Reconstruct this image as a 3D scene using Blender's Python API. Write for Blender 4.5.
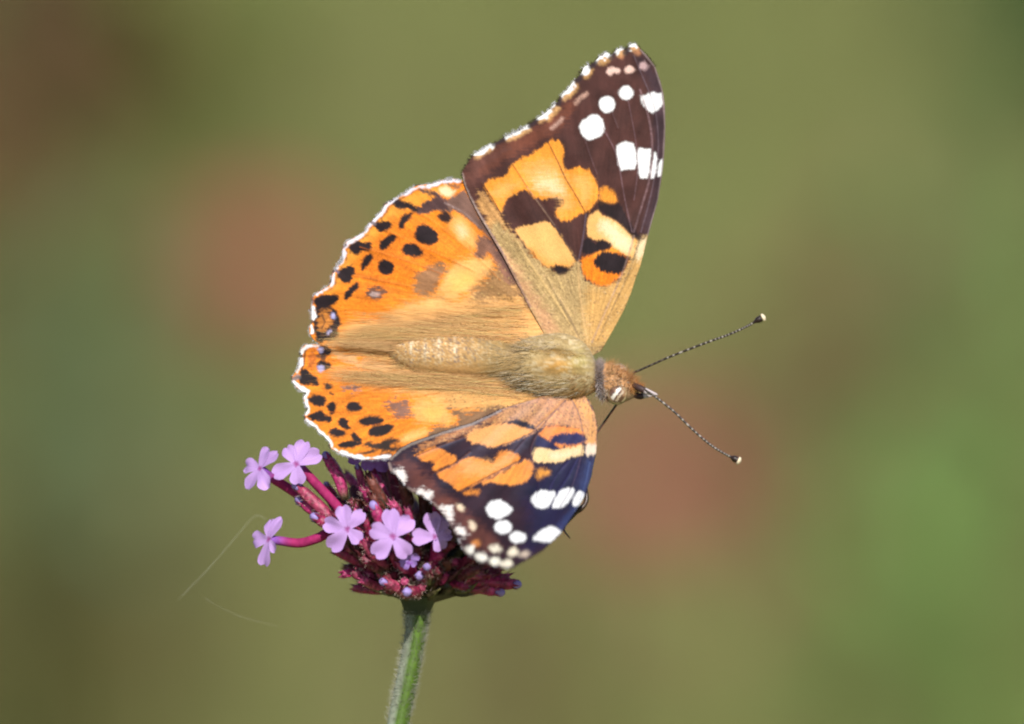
import bpy, math, random
import numpy as np
from mathutils import Vector

random.seed(7)
rng = np.random.default_rng(11)
for o in list(bpy.data.objects):
    bpy.data.objects.remove(o)
S = bpy.context.scene
COL = S.collection

# ------------------------------------------------------------------ camera
PITCH = math.radians(13.0)
D0 = 0.90                                   # metres from the lens to the butterfly
MM = 0.0001                                 # size of one picture pixel at D0 (0.1 mm)
TARGET = np.array([0.0, 0.0, 1.15])         # the place the lens points at
RIGHT = np.array([1.0, 0.0, 0.0])
FWD = np.array([0.0, math.cos(PITCH), -math.sin(PITCH)])
UP = np.array([0.0, math.sin(PITCH), math.cos(PITCH)])
CAMLOC = TARGET - FWD * D0
cam_data = bpy.data.cameras.new('camera')
cam = bpy.data.objects.new('camera', cam_data)
COL.objects.link(cam)
cam.location = CAMLOC
cam.rotation_euler = (math.pi / 2 - PITCH, 0, 0)
cam_data.sensor_width = 36
cam_data.lens = 36 * D0 / (1024 * MM)
cam_data.clip_start = 0.02
cam_data.clip_end = 2000
cam_data.dof.use_dof = True
cam_data.dof.focus_distance = D0 - 0.0037
APERTURE = 0.030
cam_data.dof.aperture_fstop = cam_data.lens / 1000 / APERTURE
S.camera = cam

# ------------------------------------------------------------------ light
SUN_DIR = RIGHT * 0.15 + UP * 0.58 - FWD * 0.80      # towards the sun: above, a little right, behind the lens
SUN_DIR = SUN_DIR / np.linalg.norm(SUN_DIR)
sun_el = math.asin(SUN_DIR[2])
sun_az = math.atan2(SUN_DIR[0], SUN_DIR[1])
world = bpy.data.worlds.new('World')
S.world = world
world.use_nodes = True
wn = world.node_tree
sky = wn.nodes.new('ShaderNodeTexSky')
sky.sky_type = 'NISHITA'
sky.sun_disc = False
sky.sun_elevation = sun_el
sky.sun_rotation = sun_az
wn.links.new(sky.outputs[0], wn.nodes['Background'].inputs[0])
wn.nodes['Background'].inputs[1].default_value = 0.085
sd = bpy.data.lights.new('sun', 'SUN')
sd.energy = 4.2
sd.angle = math.radians(0.5)
sd.color = (1.0, 0.955, 0.89)
sun = bpy.data.objects.new('sun', sd)
COL.objects.link(sun)
sun.rotation_euler = Vector(SUN_DIR).to_track_quat('Z', 'Y').to_euler()
S.view_settings.view_transform = 'Standard'
S.view_settings.look = 'None'
S.view_settings.gamma = 1
S.view_settings.exposure = 0.66
S.view_settings.use_curve_mapping = False
S.render.engine = 'CYCLES'
S.cycles.use_denoising = True
S.cycles.denoising_input_passes = 'RGB'
S.cycles.filter_width = 2.1
S.cycles.max_bounces = 6

# ------------------------------------------------------------------ helpers
E_ALB = 1.68      # light level a sunlit face gets: picture colour / E_ALB = base colour


def lin(c, e=E_ALB):
    c = np.asarray(c, float) / 255.0
    l = np.where(c <= 0.04045, c / 12.92, ((c + 0.055) / 1.055) ** 2.4)
    return np.minimum(l / e, 0.8)


def P(px, py, d=0.0):
    """The point at a picture position, d millimetres nearer than the butterfly's plane."""
    px = np.asarray(px, float); py = np.asarray(py, float); d = np.asarray(d, float)
    D = D0 - d / 1000.0
    k = MM / D0 * D
    return (CAMLOC + D[..., None] * FWD + ((px - 512) * k)[..., None] * RIGHT + ((362 - py) * k)[..., None] * UP)


def V3(v):
    """Lens-aligned direction (right, up, towards the lens) to world."""
    v = np.asarray(v, float)
    return v[..., 0:1] * RIGHT + v[..., 1:2] * UP - v[..., 2:3] * FWD


def norm(v):
    return v / np.maximum(np.linalg.norm(v, axis=-1, keepdims=True), 1e-12)


def mesh(name, verts, faces, mat, parent=None, origin=None, colors=None, smooth=True, mats=None, fmat=None):
    verts = np.asarray(verts, float)
    org = np.zeros(3)
    if parent is not None:
        org = ORIG[parent.name]
    elif origin is not None:
        org = np.asarray(origin, float)
    me = bpy.data.meshes.new(name)
    v = (verts - org).astype(np.float32)
    if isinstance(faces, np.ndarray):
        n, k = faces.shape
        me.vertices.add(len(v)); me.vertices.foreach_set('co', v.ravel())
        me.loops.add(n * k); me.loops.foreach_set('vertex_index', faces.astype(np.int32).ravel())
        me.polygons.add(n)
        me.polygons.foreach_set('loop_start', np.arange(0, n * k, k, dtype=np.int32))
        me.polygons.foreach_set('loop_total', np.full(n, k, dtype=np.int32))
        me.update(calc_edges=True)
    else:
        me.from_pydata(v.tolist(), [], [list(f) for f in faces])
    me.validate()
    if colors is not None:
        a = me.color_attributes.new('pigment', 'FLOAT_COLOR', 'POINT')
        c = np.ones((len(v), 4), np.float32); c[:, :3] = colors
        a.data.foreach_set('color', c.ravel())
    for p in ([mat] if mats is None else mats):
        me.materials.append(p)
    if fmat is not None:
        me.polygons.foreach_set('material_index', np.asarray(fmat, np.int32))
    me.polygons.foreach_set('use_smooth', np.full(len(me.polygons), smooth, dtype=bool))
    o = bpy.data.objects.new(name, me)
    COL.objects.link(o)
    if parent is not None:
        o.parent = parent
        ORIG[o.name] = org
    else:
        o.location = org
        ORIG[o.name] = org
    return o


ORIG = {}


def empty(name, loc, label, cat, group=None):
    o = bpy.data.objects.new(name, None)
    COL.objects.link(o)
    o.location = loc
    o.empty_display_size = 0.01
    ORIG[o.name] = np.asarray(loc, float)
    return tag(o, label, cat, group)


def tag(o, label, cat, group=None):
    o['label'] = label
    o['category'] = cat
    if group:
        o['group'] = group
    return o


def material(name, rough=0.6, color=None, attr=False, spec=0.3, noise=None, bump=None, sheen=0.0, trans=0.0, coat=0.0,
             spec_tint=None, transcol=None):
    m = bpy.data.materials.new(name)
    m.use_nodes = True
    nt = m.node_tree
    b = nt.nodes['Principled BSDF']
    b.inputs['Roughness'].default_value = rough
    b.inputs['Specular IOR Level'].default_value = spec
    if spec_tint:
        b.inputs['Specular Tint'].default_value = (*spec_tint, 1)
    if sheen:
        b.inputs['Sheen Weight'].default_value = sheen
        b.inputs['Sheen Roughness'].default_value = 0.4
    if coat:
        b.inputs['Coat Weight'].default_value = coat
        b.inputs['Coat Roughness'].default_value = 0.06
    src = None
    if attr:
        a = nt.nodes.new('ShaderNodeAttribute'); a.attribute_name = 'pigment'
        src = a.outputs['Color']
    elif color is not None:
        r = nt.nodes.new('ShaderNodeRGB'); r.outputs[0].default_value = (*color, 1)
        src = r.outputs[0]
    if noise:
        scale, amt = noise
        tc = nt.nodes.new('ShaderNodeTexCoord')
        n = nt.nodes.new('ShaderNodeTexNoise'); n.inputs['Scale'].default_value = scale; n.inputs['Detail'].default_value = 3
        nt.links.new(tc.outputs['Object'], n.inputs['Vector'])
        mr = nt.nodes.new('ShaderNodeMapRange')
        mr.inputs['From Min'].default_value = 0.3; mr.inputs['From Max'].default_value = 0.7
        mr.inputs['To Min'].default_value = 1 - amt; mr.inputs['To Max'].default_value = 1 + amt
        nt.links.new(n.outputs['Fac'], mr.inputs['Value'])
        vm = nt.nodes.new('ShaderNodeVectorMath'); vm.operation = 'SCALE'
        nt.links.new(src, vm.inputs[0]); nt.links.new(mr.outputs[0], vm.inputs['Scale'])
        src = vm.outputs[0]
    if bump:
        scale, dist, strength = bump
        tc = nt.nodes.new('ShaderNodeTexCoord')
        n = nt.nodes.new('ShaderNodeTexNoise'); n.inputs['Scale'].default_value = scale; n.inputs['Detail'].default_value = 2
        nt.links.new(tc.outputs['Object'], n.inputs['Vector'])
        bp = nt.nodes.new('ShaderNodeBump'); bp.inputs['Distance'].default_value = dist; bp.inputs['Strength'].default_value = strength
        nt.links.new(n.outputs['Fac'], bp.inputs['Height']); nt.links.new(bp.outputs[0], b.inputs['Normal'])
    if src is not None:
        nt.links.new(src, b.inputs['Base Color'])
    if trans:
        t = nt.nodes.new('ShaderNodeBsdfTranslucent')
        if src is not None:
            nt.links.new(src, t.inputs[0])
        if transcol is not None:
            for l in list(t.inputs[0].links):
                nt.links.remove(l)
            t.inputs[0].default_value = (*transcol, 1)
        mx = nt.nodes.new('ShaderNodeMixShader'); mx.inputs[0].default_value = trans
        nt.links.new(b.outputs[0], mx.inputs[1]); nt.links.new(t.outputs[0], mx.inputs[2])
        nt.links.new(mx.outputs[0], nt.nodes['Material Output'].inputs[0])
    return m


def vnoise(x, y, seed=0):
    """Smooth 2-D value noise in 0..1."""
    xi = np.floor(x).astype(np.int64); yi = np.floor(y).astype(np.int64)
    xf = x - xi; yf = y - yi
    u = xf * xf * (3 - 2 * xf); v = yf * yf * (3 - 2 * yf)

    def h(a, b):
        n = (a * 374761393 + b * 668265263 + seed * 974711) & 0x7fffffff
        n = ((n ^ (n >> 13)) * 1274126177) & 0x7fffffff
        return ((n ^ (n >> 16)) & 0xffff) / 65535.0
    return (h(xi, yi) * (1 - u) * (1 - v) + h(xi + 1, yi) * u * (1 - v) + h(xi, yi + 1) * (1 - u) * v + h(xi + 1, yi + 1) * u * v)


def sst(a, b, x):
    t = np.clip((x - a) / (b - a), 0, 1)
    return t * t * (3 - 2 * t)


def chaikin(p, it=2, closed=True):
    p = np.asarray(p, float)
    for _ in range(it):
        if closed:
            q = np.roll(p, -1, 0)
            p = np.stack([p * 0.78 + q * 0.22, p * 0.22 + q * 0.78], 1).reshape(-1, 2)
        else:
            q = np.stack([p[:-1] * 0.75 + p[1:] * 0.25, p[:-1] * 0.25 + p[1:] * 0.75], 1).reshape(-1, 2)
            p = np.concatenate([p[:1], q, p[-1:]])
    return p


def seg_dist(x, y, poly, closed=True, nearest=False):
    poly = np.asarray(poly, float)
    n = len(poly)
    best = np.full(x.shape, 1e9); bx = np.zeros_like(x); by = np.zeros_like(x)
    for i in range(n if closed else n - 1):
        ax, ay = poly[i]; cx, cy = poly[(i + 1) % n]
        ex, ey = cx - ax, cy - ay
        L = ex * ex + ey * ey + 1e-9
        t = np.clip(((x - ax) * ex + (y - ay) * ey) / L, 0, 1)
        qx = ax + t * ex; qy = ay + t * ey
        d = (x - qx) ** 2 + (y - qy) ** 2
        m = d < best
        best = np.where(m, d, best)
        if nearest:
            bx = np.where(m, qx, bx); by = np.where(m, qy, by)
    best = np.sqrt(best)
    return (best, bx, by) if nearest else best


def inside(x, y, poly):
    poly = np.asarray(poly, float)
    r = np.zeros(x.shape, bool)
    n = len(poly)
    for i in range(n):
        ax, ay = poly[i]; bx, by = poly[(i + 1) % n]
        c = (ay > y) != (by > y)
        with np.errstate(divide='ignore', invalid='ignore'):
            xx = (bx - ax) * (y - ay) / (by - ay) + ax
        r ^= c & (x < xx)
    return r


def tube(path, radii, k=8, caps=True, flat=1.0):
    """Verts and faces of a tube along a list of world points (metres)."""
    path = np.asarray(path, float); n = len(path)
    radii = np.broadcast_to(np.asarray(radii, float), (n,))
    t = norm(np.gradient(path, axis=0))
    ref = np.array([0.13, -0.9, 0.4])
    a = norm(np.cross(t, ref)); b = np.cross(t, a)
    th = np.arange(k) * 2 * math.pi / k
    v = path[:, None, :] + radii[:, None, None] * (np.cos(th)[None, :, None] * a[:, None, :] + flat * np.sin(th)[None, :, None] * b[:, None, :])
    v = v.reshape(-1, 3)
    f = []
    for i in range(n - 1):
        for j in range(k):
            f.append((i * k + j, i * k + (j + 1) % k, (i + 1) * k + (j + 1) % k, (i + 1) * k + j))
    if caps:
        f.append(tuple(range(k))[::-1]); f.append(tuple((n - 1) * k + j for j in range(k)))
    return v, f


def spline(pts, n):
    """Catmull-Rom through points (any dimension)."""
    p = np.asarray(pts, float)
    p = np.concatenate([2 * p[:1] - p[1:2], p, 2 * p[-1:] - p[-2:-1]])
    m = len(p) - 3
    t = np.linspace(0, m - 1e-6, n); i = t.astype(int); u = (t - i)[:, None]
    a, b, c, d = p[i], p[i + 1], p[i + 2], p[i + 3]
    return 0.5 * (2 * b + (c - a) * u + (2 * a - 5 * b + 4 * c - d) * u ** 2 + (3 * b - a - 3 * c + d) * u ** 3)


class Mesh:
    """Collects pieces of one mesh, with a colour per vertex."""
    def __init__(self):
        self.v, self.f, self.c, self.n = [], [], [], 0

    def add(self, v, f, c):
        v = np.asarray(v, float)
        self.v.append(v)
        self.f += [tuple(i + self.n for i in q) for q in f]
        self.c.append(np.broadcast_to(np.asarray(c, float), (len(v), 3)))
        self.n += len(v)

    def build(self, name, mat, parent=None, **k):
        return mesh(name, np.concatenate(self.v), self.f, mat, parent, colors=np.concatenate(self.c), **k)


def hair_mesh(roots, dirs, lengths, radius, cols, bend=None, rings=4):
    """Tapered three-sided hairs; arrays of roots, unit directions, lengths (m), colours and a bend direction."""
    n = len(roots)
    lengths = np.broadcast_to(lengths, (n,)); radius = np.broadcast_to(radius, (n,))
    ref = np.array([0.3, 0.5, -0.8])
    a = norm(np.cross(dirs, ref)); b = np.cross(dirs, a)
    out = np.zeros((n, rings, 3, 3))
    for r in range(rings):
        t = r / (rings - 1)
        c = roots + dirs * (lengths * t)[:, None]
        if bend is not None:
            c = c + bend * (lengths * t * t)[:, None]
        rad = radius * (1 - 0.85 * t)
        for j in range(3):
            th = j * 2 * math.pi / 3
            out[:, r, j] = c + rad[:, None] * (math.cos(th) * a + math.sin(th) * b)
    base = np.arange(n)[:, None] * rings * 3
    f = []
    for r in range(rings - 1):
        for j in range(3):
            k = (j + 1) % 3
            f.append(np.stack([base[:, 0] + r * 3 + j, base[:, 0] + r * 3 + k, base[:, 0] + (r + 1) * 3 + k, base[:, 0] + (r + 1) * 3 + j], 1))
    return out.reshape(-1, 3), np.concatenate(f), np.repeat(np.asarray(cols), rings * 3, axis=0)


def ellipse(cx, cy, rx, ry, ang=0, n=14):
    t = np.arange(n) * 2 * math.pi / n
    a = math.radians(ang)
    x = rx * np.cos(t); y = ry * np.sin(t)
    return np.stack([cx + x * math.cos(a) - y * math.sin(a), cy + x * math.sin(a) + y * math.cos(a)], 1)


# ------------------------------------------------------------------ ground and meadow behind
def gp(px, D):
    """x on the ground seen under picture column px at distance D."""
    return (px - 512) * MM / D0 * D


def build_ground():
    n = 60
    # one sheet, fine near the plants and reaching the horizon
    xs = np.sinh(np.linspace(-7.2, 7.2, n)); ys = np.sinh(np.linspace(-7.2, 7.2, n)) + 4
    X, Y = np.meshgrid(xs, ys)
    Z = 0.02 * np.sin(X * 1.7) * np.cos(Y * 1.3) * (np.hypot(X, Y) < 40)
    v = np.stack([X, Y, Z], -1).reshape(-1, 3)
    i = np.arange(n - 1)
    I, J = np.meshgrid(i, i)
    f = np.stack([J * n + I, J * n + I + 1, (J + 1) * n + I + 1, (J + 1) * n + I], -1).reshape(-1, 4)
    m = bpy.data.materials.new('meadow_soil'); m.use_nodes = True
    nt = m.node_tree; b = nt.nodes['Principled BSDF']; b.inputs['Roughness'].default_value = 0.95; b.inputs['Specular IOR Level'].default_value = 0.1
    tc = nt.nodes.new('ShaderNodeTexCoord')
    n1 = nt.nodes.new('ShaderNodeTexNoise'); n1.inputs['Scale'].default_value = 2.4; n1.inputs['Detail'].default_value = 5
    nt.links.new(tc.outputs['Object'], n1.inputs['Vector'])
    cr = nt.nodes.new('ShaderNodeValToRGB')
    cr.color_ramp.elements[0].position = 0.34; cr.color_ramp.elements[0].color = (0.165, 0.130, 0.062, 1)
    cr.color_ramp.elements[1].position = 0.66; cr.color_ramp.elements[1].color = (0.150, 0.178, 0.052, 1)
    nt.links.new(n1.outputs['Fac'], cr.inputs[0]); nt.links.new(cr.outputs[0], b.inputs['Base Color'])
    o = mesh('ground', v, f, m)
    o['kind'] = 'structure'


def build_grass():
    n = 26000
    x = rng.uniform(-2.2, 2.2, n); y = rng.uniform(1.2, 9.5, n)
    h = rng.uniform(0.06, 0.2, n) * (0.7 + 0.6 * vnoise(x * 2, y * 2, 3))
    az = rng.uniform(0, 2 * math.pi, n); lean = rng.uniform(0.05, 0.5, n)
    w = rng.uniform(0.002, 0.0045, n)
    base = np.stack([x, y, np.full(n, -0.015)], 1)
    side = np.stack([np.cos(az), np.sin(az), np.zeros(n)], 1); fw = np.stack([-np.sin(az), np.cos(az), np.zeros(n)], 1)
    mid = base + fw * (h * lean * 0.35)[:, None] + np.array([0, 0, 1]) * (h * 0.6)[:, None]
    tip = base + fw * (h * lean)[:, None] + np.array([0, 0, 1]) * h[:, None]
    v = np.stack([base - side * w[:, None], base + side * w[:, None], mid + side * w[:, None] * 0.7, mid - side * w[:, None] * 0.7, tip], 1).reshape(-1, 3)
    k = np.arange(n) * 5
    f = [(a, a + 1, a + 2, a + 3) for a in k] + [(a + 3, a + 2, a + 4) for a in k]
    g = vnoise(x * 1.6 + 5, y * 1.6, 9)[:, None]
    c = np.array([0.166, 0.205, 0.054]) * g + np.array([0.19, 0.172, 0.068]) * (1 - g)
    c = c * rng.uniform(0.75, 1.3, (n, 1))
    o = mesh('meadow_grass', v, f, material('grass_blade', 0.6, attr=True, trans=0.3), colors=np.repeat(c, 5, 0))
    o['label'] = 'blurred olive meadow grass covering the ground far behind the butterfly'
    o['category'] = 'grass'
    o['kind'] = 'stuff'


LEAF_MAT = material('plant_leaf', 0.5, attr=True, trans=0.25, spec=0.2)


def leaf_arrays(c, ax, nrm, L, W):
    """Folded pointed leaves at c along ax."""
    side = norm(np.cross(ax, nrm)); n = len(c)
    prof = [(0, 0.05), (0.3, 0.42), (0.6, 0.5), (1.0, 0.02)]
    rows = []
    for t, w in prof:
        p = c + ax * (L * t)[:, None] - nrm * (L * 0.18 * t * t)[:, None]
        for s in (-1, 0, 1):
            rows.append(p + side * (s * W * w)[:, None] + nrm * (abs(s) * W * w * 0.3)[:, None])
    v = np.stack(rows, 1).reshape(-1, 3)
    k = np.arange(n) * 12
    f = []
    for r in range(3):
        for s in range(2):
            a = r * 3 + s
            f += [(i + a, i + a + 1, i + a + 4, i + a + 3) for i in k]
    return v, f


def leafy_plant(name, px, py, rpx, D, col, n, label, cat, group=None, L=0.03, W=0.012, squash=1.3, shear=0.0, stemcol=(95, 95, 50)):
    """A leafy clump carried on its own stems; its middle stands where the lens sees it at distance D (m)."""
    c = CAMLOC + D * FWD + (px - 512) * MM / D0 * D * RIGHT + (362 - py) * MM / D0 * D * UP
    R = rpx * MM / D0 * D
    root = empty(name, (c[0], c[1], 0), label, cat, group)
    r_ = np.random.default_rng(int(abs(px * 7 + py * 3)) + 50)
    d = norm(r_.normal(size=(n, 3))); rad = r_.uniform(0.1, 1, n) ** 0.45
    pos = c + d * (R * rad)[:, None] * np.array([1, 1, squash])
    pos = pos + RIGHT * (shear * (pos - c)[:, 2:3])
    ax = norm(d + r_.normal(size=(n, 3)) * 0.6 + np.array([0, 0, 0.25])); nr = norm(np.cross(ax, norm(r_.normal(size=(n, 3)))))
    nr = nr * np.sign(nr[:, 2:3] + 1e-9)
    v, f = leaf_arrays(pos, ax, nr, L * r_.uniform(0.6, 1.3, n), W * r_.uniform(0.7, 1.3, n))
    cc = np.asarray(lin(col, 1.0)) * r_.uniform(0.72, 1.28, (n, 1)) * (1 + r_.normal(size=(n, 3)) * 0.06)
    mesh('foliage', v, f, LEAF_MAT, root, colors=np.repeat(np.clip(cc, 0.005, 0.8), 12, 0))
    m = Mesh()
    for i in range(5):
        b = np.array([c[0], c[1], -0.01]) + np.append(r_.normal(size=2) * 0.03, 0)
        e = c + r_.normal(size=3) * R * 0.45
        mid = (b + e) / 2 + np.append(r_.normal(size=2) * 0.015, 0)
        vv, ff = tube(spline([b, mid, e], 14), np.linspace(0.0028, 0.0012, 14), 6)
        m.add(vv, ff, lin(stemcol, 1.0))
    m.build('stem', LEAF_MAT, root)
    return root


def far_flower(name, px, py, rpx, D, col, label):
    """A domed flower head of many small petals on one stem, well behind the focus."""
    c = CAMLOC + D * FWD + (px - 512) * MM / D0 * D * RIGHT + (362 - py) * MM / D0 * D * UP
    R = rpx * MM / D0 * D
    root = empty(name, (c[0], c[1], 0), label, 'flower', 'pink flower heads far behind the butterfly')
    n = 170
    r_ = np.random.default_rng(int(px))
    i = np.arange(n) + 0.5
    ph = np.arccos(1 - 1.5 * i / n); th = math.pi * (1 + 5 ** 0.5) * i
    d = np.stack([np.sin(ph) * np.cos(th), np.sin(ph) * np.sin(th), np.cos(ph)], 1)
    pos = c + d * R * np.array([0.9, 0.9, 0.65])
    tang = norm(np.cross(d, r_.normal(size=(n, 3))))
    v, f = leaf_arrays(pos, norm(tang + d * 0.5), d, np.full(n, R * 0.42), np.full(n, R * 0.26))
    cc = lin(col, 1.0) * r_.uniform(0.8, 1.2, (n, 1))
    mesh('petals', v, f, LEAF_MAT, root, colors=np.repeat(cc, 12, 0))
    t = np.linspace(0, 1, 20)[:, None]
    path = np.array([c[0] + 0.02, c[1] + 0.02, -0.01]) * (1 - t) + c * t
    vv, ff = tube(path, np.linspace(0.003, 0.002, 20), 6)
    mm = Mesh(); mm.add(vv, ff, lin((100, 105, 55), 1.0)); mm.build('stem', LEAF_MAT, root)


build_ground()
build_grass()
FAR = 'leafy plants far behind the butterfly'
leafy_plant('dried_plant', -20, -10, 130, 2.7, (100, 74, 52), 140, 'dark brown withered plant blurred in the top left corner', 'plant', FAR)
leafy_plant('dried_plant', 10, 190, 80, 3.1, (122, 92, 60), 60, 'rusty brown dried plant blurred beside the left edge', 'plant', FAR)
leafy_plant('green_plant', 165, 70, 65, 3.0, (92, 102, 46), 50, 'olive green plant blurred between the top left corner and the forewing', 'plant', FAR)
leafy_plant('green_plant', 75, 400, 100, 3.0, (100, 122, 86), 90, 'grey green leafy plant blurred left of the orange hindwings', 'plant', FAR)
leafy_plant('green_plant', 1050, -20, 100, 2.8, (66, 98, 50), 90, 'dark green leafy plant blurred in the top right corner', 'plant', FAR)
leafy_plant('green_plant', 960, 640, 150, 3.2, (114, 150, 78), 110, 'light green leafy plant blurred in the bottom right corner', 'plant', FAR)
leafy_plant('green_plant', 980, 320, 110, 3.4, (118, 148, 88), 75, 'mid green leafy plant blurred beside the right edge', 'plant', FAR)
leafy_plant('dried_plant', 50, 660, 120, 3.2, (100, 86, 56), 100, 'dull brown plant blurred in the bottom left corner', 'plant', FAR)
leafy_plant('dried_plant', 795, 410, 44, 2.9, (128, 94, 70), 46, 'leaning brown stalk blurred behind the two antennae', 'plant', FAR, squash=4.0, shear=0.45)
leafy_plant('dried_plant', 520, 690, 90, 3.0, (104, 92, 58), 50, 'brown plant blurred right of the hairy flower stem', 'plant', FAR)
far_flower('pink_flower', 262, 270, 72, 2.5, (168, 82, 82), 'blurred dusky pink flower head left of the orange hindwing')
far_flower('pink_flower', 645, 482, 76, 2.7, (174, 86, 92), 'blurred rose pink flower head below the butterfly antennae')

# ------------------------------------------------------------------ butterfly
K = dict(dark=(80, 48, 43), brown=(104, 66, 58), redbrown=(116, 66, 50), orange=(252, 160, 54), deep=(248, 135, 28), pale=(255, 192, 112), cream=(255, 229, 182),
         tan=(212, 160, 96), olive=(192, 160, 108), white=(255, 255, 255), black=(38, 26, 30), navy=(36, 28, 70), greybrown=(150, 110, 78), grey=(150, 130, 128),
         lilac=(185, 180, 225), pink=(245, 205, 190), oj=(255, 152, 56))
WING_MAT = material('wing_scales', 0.65, attr=True, spec=0.12, sheen=0.02, trans=0.04)
WING_DARK_SHEEN = material('wing_scales_glossy', 0.5, attr=True, spec=0.3, sheen=0.02, trans=0.04, spec_tint=(0.55, 0.65, 1.0))

bfly = empty('butterfly', P(np.array(560.), np.array(370.), np.array(0.))[()],
             'orange, brown and white butterfly with wings spread on the lilac flower head', 'butterfly')


def fold(x):
    # the inner hindwings stand up against the abdomen
    return np.interp(x, [340, 385, 440, 500, 540], [0.1, 0.3, 0.75, 1.0, 0.6])


WINGS = []


def wing(name, outline, depth, base, items, veins, mat, step=0.62, seed=1, streak=None, level=E_ALB, ray=(590, 350)):
    lin = lambda c: globals()['lin'](c, level)
    outline = np.asarray(outline, float)
    x0, y0 = outline.min(0) - 2; x1, y1 = outline.max(0) + 2
    gx = np.arange(x0, x1, step); gy = np.arange(y0, y1, step)
    X, Y = np.meshgrid(gx, gy)
    ins = inside(X, Y, outline)
    q = ins[:-1, :-1].astype(int) + ins[1:, :-1] + ins[:-1, 1:] + ins[1:, 1:]
    qi, qj = np.nonzero(q >= 2)
    W = X.shape[1]
    F = np.stack([qi * W + qj, (qi + 1) * W + qj, (qi + 1) * W + qj + 1, qi * W + qj + 1], 1)
    used = np.unique(F)
    remap = np.full(X.size, -1); remap[used] = np.arange(len(used))
    F = remap[F]
    x = X.ravel()[used]; y = Y.ravel()[used]; isin = ins.ravel()[used]
    out = ~isin
    _, bx, by = seg_dist(x[out], y[out], outline, True, True)
    x[out] = bx; y[out] = by
    ang = np.arctan2(y - ray[1], x - ray[0]); rad_ = np.hypot(x - ray[0], y - ray[1])
    # pigment
    col = np.zeros((len(x), 3)); col[:] = lin(base)
    nz1 = vnoise(x / 2.3, y / 2.3, seed) + 0.6 * vnoise(x / 1.1, y / 1.1, seed + 5) - 0.8
    nzs = vnoise(x / 9.0, y / 1.25, seed + 9) - 0.5         # long hair-like streaks
    blot = vnoise(x / 12, y / 12, seed + 2) - 0.5
    for it in items:
        kind, c, pts, soft, rough = it[:5]
        c = K.get(c, c) if isinstance(c, str) else c
        amt = it[5] if len(it) > 5 else 1.0
        pts = np.asarray(pts, float)
        if kind == 'p':
            pts = chaikin(pts, 1)
            soft = soft * 1.2 + 0.35
        pad = soft + 6 + (it[6] if kind == 's' else 0)
        lo = pts.min(0) - pad; hi = pts.max(0) + pad
        s = np.nonzero((x > lo[0]) & (x < hi[0]) & (y > lo[1]) & (y < hi[1]))[0]
        if not len(s):
            continue
        xs, ys = x[s], y[s]
        if kind == 'p':
            d = seg_dist(xs, ys, pts); d = np.where(inside(xs, ys, pts), -d, d)
            d = d + nz1[s] * rough * 0.85
            d = d + ((vnoise(ang[s] * 75 + 20, rad_[s] / 10, seed + 61) - 0.5) * 1.2 + (vnoise(ang[s] * 210 + 20, rad_[s] / 5, seed + 63) - 0.5) * 0.8 + (vnoise(xs / 1.3, ys / 1.3, seed + 64) - 0.5) * 0.6) * min(rough + 0.5, 2.2) + (vnoise(xs / 6, ys / 6, seed + 62) - 0.5) * 1.2 * (rough > 0.55)
            if c == K['black']:
                d = d - 0.75
            if rough > 2:
                d = d + nzs[s] * rough * 2
        else:
            d = seg_dist(xs, ys, pts, False) - it[6] * (1 + (1.3 * (vnoise(xs / 8, ys / 8, seed + 76) - 0.5) + 1.4 * (vnoise(xs / 3.2, ys / 3.2, seed + 77) - 0.5) - 0.1) * (sum(c) > 715)) + nz1[s] * rough * 0.7
        a = (1 - sst(-soft, soft, d))[:, None] * amt
        col[s] = col[s] * (1 - a) + lin(c) * a
    # veins: pigment line and raised ridge
    ridge = np.zeros(len(x))
    for pts, w, cd, a in veins:
        pts = chaikin(pts, 2, False)
        lo = pts.min(0) - 6; hi = pts.max(0) + 6
        s = np.nonzero((x > lo[0]) & (x < hi[0]) & (y > lo[1]) & (y < hi[1]))[0]
        d = seg_dist(x[s], y[s], pts, False)
        al = ((1 - sst(w * 0.4, w * 1.3, d)) * a * (0.75 + 0.5 * nz1[s]))[:, None]
        al = np.clip(al, 0, 1)
        c = K.get(cd, cd) if isinstance(cd, str) else cd
        col[s] = col[s] * (1 - al) + lin(c) * al
        ridge[s] = np.maximum(ridge[s], np.exp(-(d / 1.6) ** 2))
    if streak is not None:
        sf = streak(x, y)
        g = vnoise(x / 14.0 + 0.02 * y, (y + 0.06 * x) / 1.05, seed + 21) - 0.5
        g2 = vnoise(x / 7.0, (y + 0.06 * x) / 0.8, seed + 22) - 0.5
        col *= np.clip(1 + (sf * (0.95 * g + 0.5 * g2))[:, None] * np.array([0.9, 1.0, 1.15]), 0.3, 1.9)
    grain = vnoise(x / 0.9, y / 0.9, seed + 30) - 0.5
    lum = col.mean(1) * level / E_ALB
    g_amt = np.where(lum > 0.5, 0.06, 0.24)
    col *= np.clip(1 + (g_amt * grain + (0.16 * blot * (lum < 0.5) + 0.45 * blot * (lum < 0.12)))[:, None], 0.4, 1.6)
    rs = vnoise(ang * 46 + 50, rad_ / 26, seed + 51) - 0.5; rs2 = vnoise(ang * 110 + 90, rad_ / 14, seed + 52) - 0.5
    col *= np.clip(1 + (np.where(lum > 0.28, 0.07, 0.3) * (rs + 0.7 * rs2))[:, None], 0.5, 1.5)
    tanm = np.clip(1 - np.abs(lum - 0.19) / 0.09, 0, 1)          # dusted, furry scale areas
    col *= np.clip(1 + (tanm * (0.45 * grain + 0.35 * nz1 + 0.2 * rs2))[:, None] * np.array([0.9, 1, 1.1]), 0.45, 1.6)
    col = np.clip(col, 0.004, 0.86)
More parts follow.
